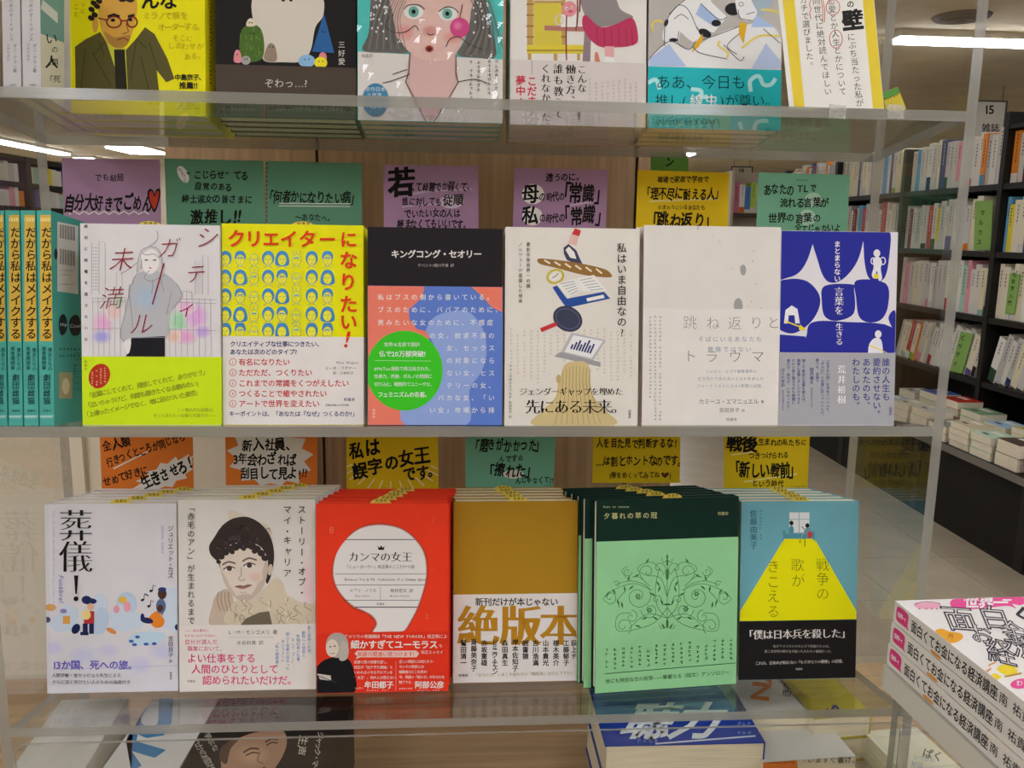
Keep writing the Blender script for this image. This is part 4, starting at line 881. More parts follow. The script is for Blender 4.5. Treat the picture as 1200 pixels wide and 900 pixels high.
for x,y,a in ((375,330,90),(340,430,120),(320,470,150),(215,450,100),(190,500,110),(205,510,100),(150,470,60),(240,445,40),(355,500,110),(330,560,150),(265,590,160),(360,590,120),(230,410,70),(300,345,60),(290,560,20),(345,450,70),(260,400,30),(175,460,120)):
    q=math.radians(a); 
    for sx in (1,-1):
        X=x if sx>0 else 750-x; dx,dy=math.cos(q)*14*sx,-math.sin(q)*14
        c.poly([(X-dx,y-dy),(X-dy*.28*sx,y+dx*.28*sx),(X+dx,y+dy),(X+dy*.28*sx,y-dx*.28*sx)],OR)
for X,Y in ((265,478),(485,468),(308,530),(445,524)):
    for k in range(6): a=k*math.pi/3; c.ell(X+7*math.cos(a),Y+7*math.sin(a),5,2.6,OR,rot=math.degrees(a),n=8)
c.ell(375,395,6,22,OR).ell(375,508,14,4,OR).ell(375,580,5,18,OR).ell(375,350,4,14,OR).flush('ornament', b['band'])
for i in range(16): c.squig(147+i*31.2,672-i*2.6,5,15.5,'#35603c',v=True,pitch=1.0+.12*(i%2))
c.line([(140,769),(636,728)],2.5,'#3d6a44').text('世にも特別な文の祝祭——華麗なる〈短文〉アンソロジー',142,798,18.5,'#35603c',rot=-4.3,pitch=.975).flush('band_lettering', b['band'])
stack_behind(b, 4, 'the green ornament book', 'copies of the green ornament book', dxs=[-.008,-.0105,-.0135,-.0165], slipstep=-.004, gap=.0012)

b = FB('bot', 865.5, 1002, 796, 587.5, 0.080, 0.0175, '#69a4b2', 'blue book with yellow light beam and a black band', slipx=.52, page=mat('#d8cfb4',rough=.8,grain=.3,scale=14,stretch=(1,60,1)))
r = b['root']; bandpx(b, 727, paper('#1e1c1d')); c = b['cv'].view(850,560,3.3333); c.lay=1
c.poly([(230,238),(349,238),(515,520),(515,575),(40,575),(40,522)],'#ecdd05').rect(250,135,328,214,'#d5d9da')
c.up().poly([(224,205),(232,205),(234,218),(338,218),(340,208),(349,208),(350,250),(342,238),(230,238),(225,250)],'#4f8e9c').rect(286,135,290,214,'#a3b0b4').rect(250,160,328,163,'#a3b0b4')
c.up().ell(258,176,8,9,K).ell(320,186,8,9,K).blob([(250,215),(250,195),(258,185),(266,196),(265,215)],'#4f8e9c').blob([(306,210),(315,196),(328,195),(332,215),(318,225)],'#6a8d98').ell(330,222,10,14,'#bb3f49').line([(305,218),(295,235)],4,'#7fa0a8').line([(298,190),(308,200)],3,K).flush('illustration', r)
c.up(); TB='#2b2a1c'
for ch,x,y in (('戦',380,338),('争',380,394),('の',380,452),('歌',281,340),('が',284,400),('き',187,345),('こ',187,405),('え',187,462),('る',187,521)): c.put(ch,x,y,55,TB,w=-.018)
c.line([(300,236),(310,236),(310,268)],2.5,TB).line([(293,240),(290,254)],2.5,TB).flush('title_lettering', r)
c.text('佐藤由美子',110,124,30,'#28525e',v=True,pitch=1.03,w=-.006).squig(138,124,9,12,'#3f7684',v=True,pitch=1.1).flush('author_lettering', r)
c.band(); c.text('「僕は日本兵を殺した」',70,613,40,'#e0dcd8',serif=True,w=.014,pitch=.95,rot=-1).text('私がアメリカのホスピスで見届けたのは、',186,657,12,'#b0aba4').text('第二次世界大戦を生き抜いた人たちの最期だった。',152,677,12,'#b0aba4',pitch=.98).text('これは、日本人が知らない「もうひとつの戦争」の記憶。',116,724,15,'#d8d4cf',pitch=.9,rot=-1.5).text('柏書房',274,746,9,'#d8d4cf').flush('band_lettering', b['band'])
stack_behind(b, 4, 'the blue light-beam book', 'copies of the blue light-beam book', dx=-.004, slipstep=.0045)
# ------------------------------------------------------------------ hand-lettered cards
def card(row, back, pts, col, label, view, holder=True, thick=0.0006, name='handwritten_card'):
    """flat card: its corners are read off the photo, its distance is that of the back of its shelf"""
    P = shelf_frame(row, 0, back).to_translation(); x0,y0,k = view
    w = [onplane(x0+x/k, y0+y/k, P, INTO) for x,y in pts]
    cx = sum(p.x for p in w)/len(w); M = frame(P+EX*(cx-P.x), EX, INTO, UP)
    uv = [((p-M.to_translation()).dot(EX),(p-M.to_translation()).dot(UP)) for p in w]
    o = empty(name, M); tag(o, label, 'card', 'handwritten cards')
    MB().prism(uv, 0, thick, mat(col, rough=.5, grain=.06, scale=35.0, k=1.3, spec=0.15)).build('card_sheet', o)
    if holder:
        zmid = sum(q[1] for q in uv)/len(uv)
        MB().box(-0.006, 0.006, thick, thick+0.0015, 0.0, zmid, CLEAR).build('card_holder', o)
    c = Canvas(M, seed=int(abs(cx)*1000)); c.view(*view); c.lay=1
    us=[q[0] for q in uv]; vs=[q[1] for q in uv]; c.clip=(min(us)+.0004,max(us)-.0004,min(vs)+.0004,max(vs)-.0004)
    return o, c
MK='#17140f'; WHT='#d9d3cf'
def hw(c,t,x,y,s,w=.006,sx=.8,rot=0,pitch=1.0,jit=1.0): c.text(t,x,y,s,MK,w=w+.014,sx=sx,rot=rot,pitch=pitch,jit=jit,skew=.06)
MB_ = 0.128; DB = 0.185
o,c = card('mid',MB_,[(322,112),(832,120),(842,560),(336,560)],'#94738e','purple handwritten card with a red heart, above the white lime-banded book',(0,160,4.444))
hw(c,'でも結局',495,214,42,w=-.004,sx=.9); c.line([(360+i*26,405-(i%2)*16) for i in range(17)],6,WHT); c.up(); hw(c,'自分大好きでごめん',338,345,92,sx=.56,pitch=.97,w=.012)
c.blob([(803,395),(772,325),(770,285),(785,272),(800,285),(805,300),(812,280),(828,270),(836,290),(828,340)],MK).up().blob([(803,380),(780,325),(778,292),(788,283),(797,293),(805,312),(815,290),(825,282),(829,295),(822,335)],'#b23a26'); c.flush('handwriting',o)
V=(170,160,4.286)
o,c = card('mid',MB_,[(97,110),(592,122),(606,540),(112,540)],'#55846a','green handwritten card with a white oval bubble, left of its green neighbour',V)
c.ell(191,190,24,46,WHT,rot=-28).up(); c.text('ちょっと',170,158,22,MK,v=True,rot=-28,jit=1,pitch=.85); hw(c,'“こじらせ”てる',205,190,46,sx=.86,rot=1); hw(c,'自覚のある',250,250,44,sx=.86,rot=1); hw(c,'紳士淑女の皆さまに',182,312,46,sx=.86,rot=1); hw(c,'激推し!!',225,400,82,w=.014,sx=.86,pitch=1.0); c.flush('handwriting',o)
o,c = card('mid',MB_,[(605,122),(1088,135),(1090,540),(610,540)],'#55846a','green handwritten card with double white underline, above the yellow book',V)
hw(c,'「何者かになりたい病」',600,302,66,sx=.66,rot=1); c.line([(670,335),(1035,338)],4,WHT).line([(672,348),(1030,352)],4,WHT); hw(c,'〜あなたへ。',755,403,38,w=-.004,sx=.85,rot=2)
for k in range(14): c.line([(611,130+k*22),(611,141+k*22)],6,'#4c3a2c')
c.flush('handwriting',o)
V=(420,160,3.529)
o,c = card('mid',MB_,[(103,115),(495,122),(498,460),(106,460)],'#96748f','purple handwritten card behind the black-topped book',V)
c.line([(205,240),(300,225),(470,218)],8,'#b9a0b4').line([(180,290),(330,278)],7,'#b9a0b4').ell(385,270,50,28,'#c2b0be').up(); hw(c,'若',125,182,112,w=.022,sx=.9); hw(c,'くて綺麗でか弱くて、',212,206,40,sx=.66); hw(c,'誰に対しても',182,268,40,sx=.68); hw(c,'従順',348,264,52,sx=.85); hw(c,'でいたい女の人は',190,318,38,sx=.76); hw(c,'読まなくてもいいです。',162,362,44,sx=.62,w=.01); c.flush('handwriting',o)
o,c = card('mid',MB_,[(646,130),(1032,137),(1020,460),(636,460)],'#96748f','purple handwritten card with two white circles, behind the bread and laptop book',V)
c.ell(722,238,46,42,WHT).ell(720,330,42,38,WHT).line([(875,285),(980,268)],8,'#b9a0b4').up(); hw(c,'違うのに。',775,168,36,sx=.86)
for y,ch in ((240,'母'),(330,'私')): hw(c,ch,675,y,80,sx=.88,w=.012); hw(c,'の時代の',748,y+8,40,sx=.66); hw(c,'「常識」',820,y-4,84,sx=.64,w=.008)
c.flush('handwriting',o)
V=(720,160,3.529)
o,c = card('mid',MB_,[(97,138),(476,150),(466,460),(86,460)],'#cfae0c','yellow handwritten card behind the plain white book',V)
hw(c,'職場で家庭で学校で',176,178,29,sx=.82); c.line([(145,268),(430,258)],8,'#d9c97a').up(); hw(c,'「理不尽に耐える人」',118,236,54,sx=.62,w=.01); hw(c,'のまわりにいるあなたも',180,293,21,sx=.84); hw(c,'「跳ね返り」',130,345,68,sx=.72,w=.01); c.flush('handwriting',o)
V=(820,170,5.0)
o,c = card('mid',MB_+.006,[(345,160),(880,175),(858,620),(326,620)],'#66997c','mint green handwritten card behind the blue blobs book',V)
c.ell(665,320,50,42,'#9fc0aa').ell(630,425,50,48,'#9fc0aa').up(); hw(c,'あなたの',375,258,66,sx=.66,rot=1); hw(c,'TL',570,254,56,sx=.95,jit=0,w=0); hw(c,'で',648,250,50,sx=.75); hw(c,'タイムライン',566,206,14); hw(c,'流れる言葉が',465,335,58,sx=.84,rot=1); hw(c,'世界の言葉の',400,430,58,sx=.9,rot=-1); hw(c,'全てじゃないよ',560,488,52,sx=.72); c.flush('handwriting',o)
V=(720,160,3.529)
o,c = card('mid',0.155,[(150,80),(306,80),(306,160),(150,160)],'#6d9c4c','small lime note peeping out above the yellow card',V)
hw(c,'ン',210,102,44); c.flush('handwriting',o)
# lower row of cards
V=(80,495,6.0)
def burst(c,cx,cy,rx,ry,n,col,inner=.78,rot=0):
    pts=[]
    q=math.radians(rot)
    for j in range(n*2):
        t=math.pi*j/n; k=1.0 if j%2 else inner; x,y=rx*k*math.cos(t),ry*k*math.sin(t); pts.append((cx+x*math.cos(q)-y*math.sin(q),cy+x*math.sin(q)+y*math.cos(q)))
    c.poly(pts,col)
o,c = card('bot',DB,[(214,-60),(872,-60),(882,472),(236,464)],'#cd6f28','orange handwritten card with slanted writing, behind the white musicians book',V)
burst(c,690,370,270,95,14,WHT,.72,-27); c.line([(318,325),(560,205)],10,WHT).up(); hw(c,'全人類',240,170,84,sx=.8,rot=-14); hw(c,'行きつくところが同じなら',265,285,72,sx=.68,rot=-19); hw(c,'せめて好きに',250,425,66,sx=.82,rot=-17); hw(c,'生きさせろ!',515,435,100,sx=.7,rot=-24,w=.02); c.squig(820,462,4,10,MK); c.flush('handwriting',o)
V=(260,495,7.5)
o,c = card('bot',DB,[(28,-60),(842,-60),(838,555),(35,555)],'#cd6f28','orange handwritten card with a white burst, behind the sepia portrait book',V)
burst(c,425,300,385,300,13,WHT,.78,8); c.up(); hw(c,'新入社員、',175,195,118,sx=.82,w=.012); hw(c,'3年会わざれば',92,322,108,sx=.8,w=.01); hw(c,'刮目して見よ!!!',160,445,108,sx=.78,w=.012); c.flush('handwriting',o)
V=(0,0,1.0)
o,c = card('bot',DB,[(406,495),(513,495),(514,573),(406,573)],'#c9ac12','yellow handwritten card with white rays, behind the red comma book',V)
for a in range(20,170,12): c.line([(460+48*math.cos(math.radians(a)),536+28*math.sin(math.radians(a))),(460+66*math.cos(math.radians(a)),536+40*math.sin(math.radians(a)))],1.2,'#e4dcb4')
c.up(); hw(c,'私は',410,529,21,sx=.85,rot=-10,w=.016); hw(c,'誤字の女王',412,552,21,sx=.9,rot=-12,w=.016); hw(c,'です。',473,556,17,rot=-6,sx=.85,w=.012); c.flush('handwriting',o)
V=(460,490,2.4)
o,c = card('bot',DB,[(205,10),(461,10),(452,196),(205,196)],'#66a088','mint green handwritten card behind the ochre book',V)
c.ell(340,158,30,12,WHT).up(); hw(c,'「磨きがかかった」',222,76,38,sx=.6,w=.01); hw(c,'んです☆',300,113,20,sx=.85); hw(c,'「擦れた」',255,147,42,sx=.72,w=.01); hw(c,'んじゃなくて!!',345,174,21,sx=.76); c.squig(428,189,4,5,MK); c.flush('handwriting',o)
o,c = card('bot',DB,[(565,10),(811,10),(808,182),(562,182)],'#c9ac12','yellow handwritten card with a bracketed line, behind the green ornament book',V)
hw(c,'人を目た見で判断するな!',572,70,30,sx=.66,w=.008); hw(c,'…は割とホントなのです。',572,120,31,sx=.68,w=.008); hw(c,'(帯をめくってみてね',608,160,19,sx=.8); c.blob([(766,168),(756,158),(760,152),(766,156),(772,152),(777,158)],'#5c2a1c'); hw(c,')',778,160,19); c.flush('handwriting',o)
V=(780,495,5.4545)
o,c = card('bot',DB,[(375,-40),(928,-40),(907,422),(371,427)],'#c9ac12','yellow handwritten card with white underlines, behind the blue light-beam book',V)
c.line([(420,208),(560,188)],8,'#e0d490').line([(500,380),(840,330)],8,'#e0d490').up(); hw(c,'戦後',385,138,104,w=.022,sx=.95); hw(c,'生まれの私たちに',592,126,46,sx=.84); hw(c,'つきつけられる',530,210,44,sx=.84); hw(c,'「新しい戦前」',410,305,100,sx=.64,w=.016); hw(c,'という時代',550,390,50,sx=.82); c.squig(800,410,8,12,MK); c.flush('handwriting',o)
# white card at the front of the top shelf, held by tape
o,c = card('top',0.004,[(114,-60),(536,-60),(585,478),(169,478)],'#d6d3cd','white card with yellow side stripes taped to the front of the top shelf',(880,0,3.75),holder=False)
Y='#dcc53c'
c.poly([(132,-60),(186,-60),(236,476),(190,476)],Y).poly([(486,-60),(534,-60),(583,476),(536,476)],Y).flush('painted_stripe',o); c.up()
TX='#2c2a28'
def col(t,x0,y0,x1,y1,s):
    n=len(t)
    for i,ch in enumerate(t):
        f=i/(n-1) if n>1 else 0; ox,oy=(.4*s,-.4*s) if ch in '。、' else (0,0); c.put(ch,x0+(x1-x0)*f+ox,y0+(y1-y0)*f+oy,s,TX,w=-.004,rot=-5)
c.put('壁',446,88,92,TX,w=.05,rot=-6); c.put('の',437,18,34,TX,w=.02,rot=-5)
col('にぶち当たった私が',440,162,478,452,36); col('恋愛とか人生とかについて',352,5,403,402,35); col('同世代に絶対読んでほしい',287,5,338,402,35); col('ガチで選びました。',230,0,262,282,35)
RDK='#b8443c'; c.ring(360,32,30,34,3,RDK).ring(373,172,28,40,3,RDK).line([(315,-5),(325,50),(322,100)],3,RDK).line([(308,-5),(316,50),(314,100)],3,RDK).line([(262,0),(256,20),(264,40),(257,60),(264,85)],3,RDK)
c.flush('handwriting',o)
for x in (379,635):
    Mt = shelf_frame('top',0,-0.0008); P=Mt.to_translation()
    q=[onplane(880+(x+dx)/3.75, dy, P, INTO) for dx,dy in ((-34,122),(38,123),(36,140),(-36,138))]
    cx=q[0].x; M=frame(P+EX*(cx-P.x),EX,INTO,UP); uv=[((p-M.to_translation()).dot(EX),(p-M.to_translation()).dot(UP)) for p in q]
    t=MB().prism(uv,-0.0003,0.0002,TAPE).build('tape_piece'); t.matrix_world=M
    tag(t,'piece of clear tape holding the striped white card' if x<500 else 'second piece of clear tape, right of the striped white card','tape')
o,c = card('top',0.06,[(575,410),(645,380),(684,482),(600,500)],'#c9b63c','small green and yellow leaflet tilted beside the striped white card',(880,0,3.75),holder=False,name='leaflet')
c.poly([(577,410),(645,381),(655,408),(580,440)],'#5f9c48'); c.up().squig(582,440,5,14,'#4a3a1c',rot=-20); c.flush('leaflet_print',o)
# ------------------------------------------------------------------ spine-out books on the stand
def spine_book(row, xl, xr, yb, yt, back, depth, cov, label, group=None):
    P = shelf_frame(row, 0, back).to_translation(); L = onplane(xl, yb, P, INTO); R = onplane(xr, yb, P, INTO); Tp = onplane(xl, yt, P, INTO)
    T = R.x-L.x; H = (Tp-P).dot(UP); M = shelf_frame(row, L.x, back); root = empty('book', M); tag(root, label, 'book', group)
    bt = .0012; m = MB()
    m.box(0, T, 0, bt, 0, H, cov); m.box(0, bt, bt, depth, 0, H, cov); m.box(T-bt, T, bt, depth, 0, H, cov); m.build('cover', root)
    MB().box(bt+.0002, T-bt-.0002, bt+.0002, depth-.002, .001, H-.001, PAGE).build('page_block', root)
    cv = Canvas(M, seed=int(xl)+9); cv.clip = (.0003, T-.0003, .0003, H-.0003)
    return dict(root=root, W=T, H=H, T=depth, M=M, cv=cv, into=INTO)
TEAL = paper('#4aa398'); GOLD = mat('#c9a436', rough=.35, metal=.35, grain=.35, scale=40.0)
names = ['leftmost teal and gold spine, cut by the photo edge', 'second teal and gold spine from the photo edge', 'third teal and gold spine from the photo edge', 'teal and gold spine with barcode back cover showing']
for k,(a,d) in enumerate(((-8,8.5),(10.5,26.8),(28.5,45),(46.8,63.5))):
    s = spine_book('mid', a, d, 497, 246.5, .014, .128, TEAL, names[k], 'teal and gold books'); c = s['cv'].view(0,230,3.1); r = s['root']
    x0,x1=a*3.1,d*3.1; cx=(x0+x1)/2
    o = c.rect(x0+1,68,x1-2,527,GOLD).flush('gold_panel', r); c.up()
    c.text('だから私はメイクする',cx,110,41,'#20190e',v=True,pitch=1.0,w=.012)
    for j in range(5): c.ring(cx-18+j*9,85,6,5,2,'#e6d59a')
    c.text('悪友たちの',cx+11,550,17,'#17332f',v=True,w=.006).text('美意識調査',cx-11,545,17,'#17332f',v=True,w=.006).text('劇団雌猫',cx,645,28,'#17332f',v=True,w=.006).text('柏書房',cx-15,779,10,'#17332f')
    for j in range(6): c.ring(x0+j*9,806,8,9,2,'#bfe0da',a0=180,a1=360,n=8)
    c.flush('spine_lettering', r)
    if k==3:
        q = side_canvas(s).view(0,230,3.1); q.poly([(208,92),(284,108),(284,356),(208,345)],'#d6d4d0').rect(214,640,262,735,'#a9a37c'); q.up()
        for j in range(24):
            x=217+j*2.4
            if j%4!=3: q.line([(x,102+(x-217)*.18),(x,152+(x-217)*.18)],1.1,K); q.line([(x,190+(x-217)*.18),(x,245+(x-217)*.18)],1.1,K)
        q.blob([(212,475),(216,440),(230,428),(242,450),(240,490),(222,505)],'#232a2c').blob([(250,470),(258,440),(280,432),(292,460),(288,500),(262,505)],'#232a2c').ell(202,210,6,20,'#232a2c')
        q.up().text('Hip',216,465,17,'#d6e2e0').text('Cool',252,470,18,'#d6e2e0').squig(214,270,8,7,'#77746e').squig(214,285,6,7,'#77746e').squig(214,320,7,8,'#77746e').squig(212,555,6,13,'#1d3c38').squig(212,580,6,13,'#1d3c38').ell(238,690,14,30,'#d6cfa8').squig(270,600,5,10,'#1d3c38',v=True)
        for j in range(7): q.squig(268,570+j*22,3,9,'#2a544e')
        side_flush(q, s, 'back_cover_print', r)
GREY = paper('#bcbabb')
for k,(a,d,lb) in enumerate(((4,25,'grey-white spine at the upper left edge, left one of two'),(27,48.5,'grey-white spine beside the yellow suited-man book, with painted cover'))):
    s = spine_book('top', a, d, 111, -60, .022, .128, GREY, lb, 'grey-white spines'); c = s['cv'].view(0,0,4.0); r = s['root']; cx=(a+d)*2
    c.text('のためのオートマンス',cx-5,-30,22,'#55545a',v=True,pitch=1.02).text('ダニ・アラン著',cx+12,205,20,'#4a494f',v=True).text('竹野内真訳',cx-18,205,15,'#7d7c82',v=True,pitch=1.1).text('柏書房',cx-14,398,11,'#55545a')
    c.flush('spine_lettering', r)
    if k==1:
        q = side_canvas(s).view(0,0,4.0); q.poly([(180,-40),(300,-40),(300,200),(180,150)],'#6f9a98').poly([(180,150),(300,200),(300,500),(180,500)],'#cfcbb8').poly([(190,40),(270,110),(270,60),(200,0)],'#c9d0cc'); q.up()
        q.text('い',210,180,60,'#22302c').text('人',210,290,62,'#22302c',w=.02).text('『死',212,370,36,'#22302c').text('の類',256,215,34,'#22302c',v=True,pitch=1.7); side_flush(q, s, 'cover_print', r)

# ------------------------------------------------------------------ books lying flat
def flat_frame(A, B, z):
    a = onZ(*A, z); d = onZ(*B, z)-a; W = d.length; ex = d.normalized(); ez = Vector((-ex.y, ex.x, 0))
    return frame(a, ex, Vector((0,0,-1)), ez), W
def flat_book(M, W, D, T, cov, label, spine='r', group=None, page=None):
    root = empty('book', M); tag(root, label, 'book', group); book_body(root, W, D, T, cov, spine, page, page_in=.002)
    c = Canvas(M, seed=int(W*1e5)); c.clip=(.0003,W-.0003,.0003,D-.0003)
    return dict(root=root, W=W, H=D, T=T, M=M, cv=c)
def under(bk, n, lab, group):
    for k in range(1,n+1):
        c = bk['root'].copy(); COL.objects.link(c); c.matrix_world = Matrix.Translation((0,0,-k*(bk['T']+.0003))) @ bk['M']
        for ch in bk['root'].children:
            if ch.name.split('.')[0] in ('cover','page_block','spine_print','spine_lettering','spine_mark'): d=ch.copy(); COL.objects.link(d); d.parent=c
        c['label'] = lab % ORD[k]; c['group']=group; bk['root']['group']=group
def low(A,B,n,D,cov,label,short,z=.925):
    M,W = flat_frame(A,B,z); T=(z-TABLE_Z)/n-.0003; b=flat_book(M,W,D,T,cov,label)
    under(b,n-1,'%s one down in the stack of '+short,short); return b
b = low((709,874),(897,870),2,.125,paper('#1f3f9a'),'blue book with white brushed characters under the lowest shelf','thick blue books')
c = b['cv'].view(680,780,2.727); c.text('聴力',150,175,120,'#d6dbe6',skew=.6,w=.03,sx=1.3).line([(240,250),(560,225)],5,'#c9cfe0').squig(500,185,3,16,'#7f95d0').squig(180,240,4,18,'#7f95d0').squig(500,215,3,16,'#7f95d0'); c.flush('cover_lettering',b['root'])
b = low((203,917),(391,913),3,.150,paper('#2c2724'),'dark book with a man\'s face lying under the lowest shelf','dark face books')
c = b['cv'].view(0,780,2.857); c.blob([(740,300),(770,260),(850,225),(940,215),(960,260),(930,330),(860,400),(760,400)],'#a9866e').soft(845,300,60,40,'#bd9a82','#a9866e',4).up().blob([(735,310),(742,272),(775,250),(800,246),(772,280),(758,330)],'#5a463c').line([(815,292),(840,278),(868,280)],6,'#5c4236',smooth=True).line([(888,258),(908,246),(930,248)],6,'#5c4236',smooth=True).line([(822,302),(845,292),(866,294)],4,'#33251f',smooth=True).line([(892,268),(910,258),(930,260)],4,'#33251f',smooth=True).line([(872,288),(862,318),(882,328)],4,'#84624e',smooth=True).line([(820,345),(855,352),(890,340)],5,'#7d4a40',smooth=True); c.flush('portrait',b['root'])
c.up(2); c.text('ジャック・マーの',1075,222,24,'#cfc8bc',rot=100,pitch=.8).text('生声',1018,235,34,'#cfc8bc',rot=100).text('だれかの成功に',640,225,28,'#b9b2a6',rot=60,pitch=.8).text('学ぶな',690,225,24,'#b9b2a6',rot=60); c.flush('cover_lettering',b['root'])
b = low((108,917),(200,917),3,.150,paper('#cfcdca'),'white book with big blue letters lying under the lowest shelf','white blue-lettered books')
c = b['cv'].view(0,780,2.857); c.text('U',440,150,190,'#4a7fae',w=.05,rot=8,sx=1.1).text('K',395,285,190,'#4a7fae',w=.05,rot=-30).text('マネー',370,170,30,'#33302e',v=True,rot=-15).squig(350,90,9,20,'#8d8a86'); c.flush('cover_lettering',b['root'])
b = low((10,905),(100,900),3,.13,paper('#c9c5bd'),'pale plain book at the lower left corner under the stand','pale plain books')
c = b['cv'].view(0,780,2.857); c.squig(40,160,4,22,'#4a4744',rot=-60).line([(40,210),(130,130)],3,'#8a857d'); c.flush('cover_lettering',b['root'])
b = low((868,840),(950,834),3,.115,paper('#d3d0cc'),'white book with orange letters below the blue light-beam book','white orange-lettered books')
c = b['cv'].view(850,560,3.3333); c.text('NA',130,870,95,'#d9813a',rot=-82,w=.04,sx=1.0).text('きみの',235,860,40,'#3a3836',rot=-80,pitch=.8).text('人生に',300,865,40,'#3a3836',rot=-75,pitch=.8).squig(335,780,4,20,'#77736f',rot=-60); c.flush('cover_lettering',b['root'])
b = low((954,842),(1022,836),3,.115,paper('#b5a53a'),'yellow and violet lettered book at the right end under the lowest shelf','yellow violet-lettered books')
c = b['cv'].view(680,780,2.727); c.text('SOS',800,130,60,'#4a4478',rot=60,w=.03).text('ルネス',830,150,50,'#7a4a58',rot=55,w=.01).text('本',900,60,60,'#3a3640',rot=40); c.flush('cover_lettering',b['root'])
b = low((893,893),(1003,886),3,.06,paper('#d2cfca'),'white book with an orange spine label below the front shelf edge','white orange-labelled books',z=.905)
c = Canvas(frame(b['M'].to_translation()+Vector((0,0,-b['T'])), Vector(b['M'].col[0][:3]), Vector(b['M'].col[2][:3]), Vector((0,0,1)))); c.clip=(.001,b['W']-.001,.0005,b['T']-.0005); c.view(680,780,2.727)
c.rect(585,285,694,330,'#d8772c').up().text('梅田悟司',598,303,22,'#6a3414').text('「いますぐ書け、',700,300,24,'#3a3836'); o=c.flush('spine_lettering',b['root']); o.matrix_local=b['M'].inverted()@c.M
b = low((1058,905),(1125,899),2,.075,paper('#cfc9b4'),'cream book with blue handwriting beside the clear riser leg','cream handwriting books',z=.90)
c = b['cv'].view(1020,660,3.75); c.text('ぱく',230,830,46,'#23211f',rot=15,w=.01).text('いつかの',190,850,24,'#3a7fa8',rot=10).text('好日',180,880,26,'#3a7fa8',rot=10); c.flush('cover_lettering',b['root'])

# stack of white books at lower right on a clear riser
ZT=1.135; T3=.0195; H3=.190; W3=.132
A=onZ(1049,704,ZT); Bp=onZ(1200,822,ZT); ez=(A-Bp).normalized(); ex=Vector((ez.y,-ez.x,0)); P3=A-ez*H3
M=frame(P3,ex,Vector((0,0,-1)),ez); WC=paper('#d8d5d1')
tops=['top white book with pink tags and outlined letters in the right stack','middle white pink-tagged book in the right stack','lowest white pink-tagged book in the right stack']
for k in range(3):
    Mk = Matrix.Translation((0.0,0.0,-k*(T3+.0006))+ (0,) if False else Vector((-.0008*k,.0006*k,-k*(T3+.0006)))) @ M
    b = flat_book(Mk,W3,H3,T3,WC,tops[k],'l','white pink-tagged books'); r=b['root']
    f2 = frame(Mk @ Vector((0,T3,H3)), -ez, ex, Vector((0,0,1)))
    q = Canvas(f2,seed=4+k); q.clip=(.0003,H3-.0003,.0003,T3-.0003); q.view(1020,660,3.75)
    q.uv = lambda x, y: (min(max(x/1000., .0004), H3-.0004), min(max(T3-y/1000., .0004), T3-.0004))      # millimetres along and down the spine
    q.s = 1; IMM=Mk.inverted()@f2; q.lay=1
    q.blob([(4,5),(7,2.5),(18,2.5),(22,5),(22,13),(24,17),(20,16),(7,16),(4,13)],'#d63f80').flush('pink_tag',r).matrix_local=IMM
    q.up().text('世界一!',5.5,9.5,4.9,'#f0dbe4',pitch=.8,w=.03,skew=.1).flush('tag_lettering',r).matrix_local=IMM
    q.text('面白くてお金になる経済講座',27,9.8,11.6,'#22201f',w=.012,pitch=1.0,sx=.74).flush('spine_title',r).matrix_local=IMM
    q.text('南 祐貴',140,9.8,9.5,'#22201f',pitch=1.0).flush('spine_author',r).matrix_local=IMM
    q.ell(64,17.5,8,1.5,'#cf8c34').flush('coin_print',r).matrix_local=IMM
    if k==0:
        c=b['cv'].view(1020,660,3.75)
        c.ell(250,187,55,15,'#dba0b4',rot=0).ell(300,183,10,10,'#dba0b4').ell(205,182,14,10,'#dba0b4').blob([(350,180),(370,155),(450,142),(560,138),(650,145),(690,165),(660,185),(625,180),(640,200),(600,188),(480,200),(380,202)],'#d64a8a').blob([(285,300),(315,288),(345,300),(400,310),(402,335),(360,352),(310,345)],'#d99a2c').blob([(555,465),(590,445),(640,460),(640,490),(590,490)],'#dcc42c').blob([(520,500),(545,485),(575,500),(550,515)],'#dcc42c').ell(660,530,45,22,'#d64a8a',rot=-8)
        for x in (215,245,270,292): c.ell(x,200,5,4,'#b87a90')
        c.up(); c.text('世界一',410,173,52,'#f2e6ec',w=.03,sx=1.3,pitch=.95).text('一',580,163,40,'#f2e6ec',w=.03)
        for ch,x,y,z,rt in (('面',392,244,115,4),('白',545,240,110,4),('く',672,228,80,0),('お',485,312,85,10),('金',630,304,100,8),('経',572,388,110,14),('済',680,372,100,10)):
            c.put(ch,x,y,z,'#34313a',w=.03,rot=rt,skew=-.5,sx=1.25)
        c.up()
        for ch,x,y,z,rt in (('面',392,244,115,4),('白',545,240,110,4),('お',485,312,85,10),('金',630,304,100,8),('経',572,388,110,14),('済',680,372,100,10)): c.put(ch,x,y,z,'#cfccc9',w=-.018,rot=rt,skew=-.5,sx=1.25)
        c.line([(495,478),(530,465),(520,450),(550,437)],6,'#c98a3c').line([(590,500),(665,485)],8,'#b08a3c').text('わ',640,530,30,'#f2e6ec',rot=-10).text('円',342,320,22,'#6a4210',rot=10).line([(195,185),(225,172),(270,172),(305,180)],2.5,'#7d5a66',smooth=True); c.flush('cover_print',r)
    if k==1: pass
zb = ZT-3*(T3+.0006)-.0004
rz = empty('acrylic_riser', frame(P3+Vector((0,0,TABLE_Z-ZT)),ex,ez,Vector((0,0,1)))); tag(rz,'small clear riser with white platform carrying the stack of pink-tagged books','riser')
hz = zb-TABLE_Z
MB().box(-.004,W3+.02,-.02,H3+.001,hz-.022,hz,mat('#c4c2ba',rough=.3)).build('platform',rz)
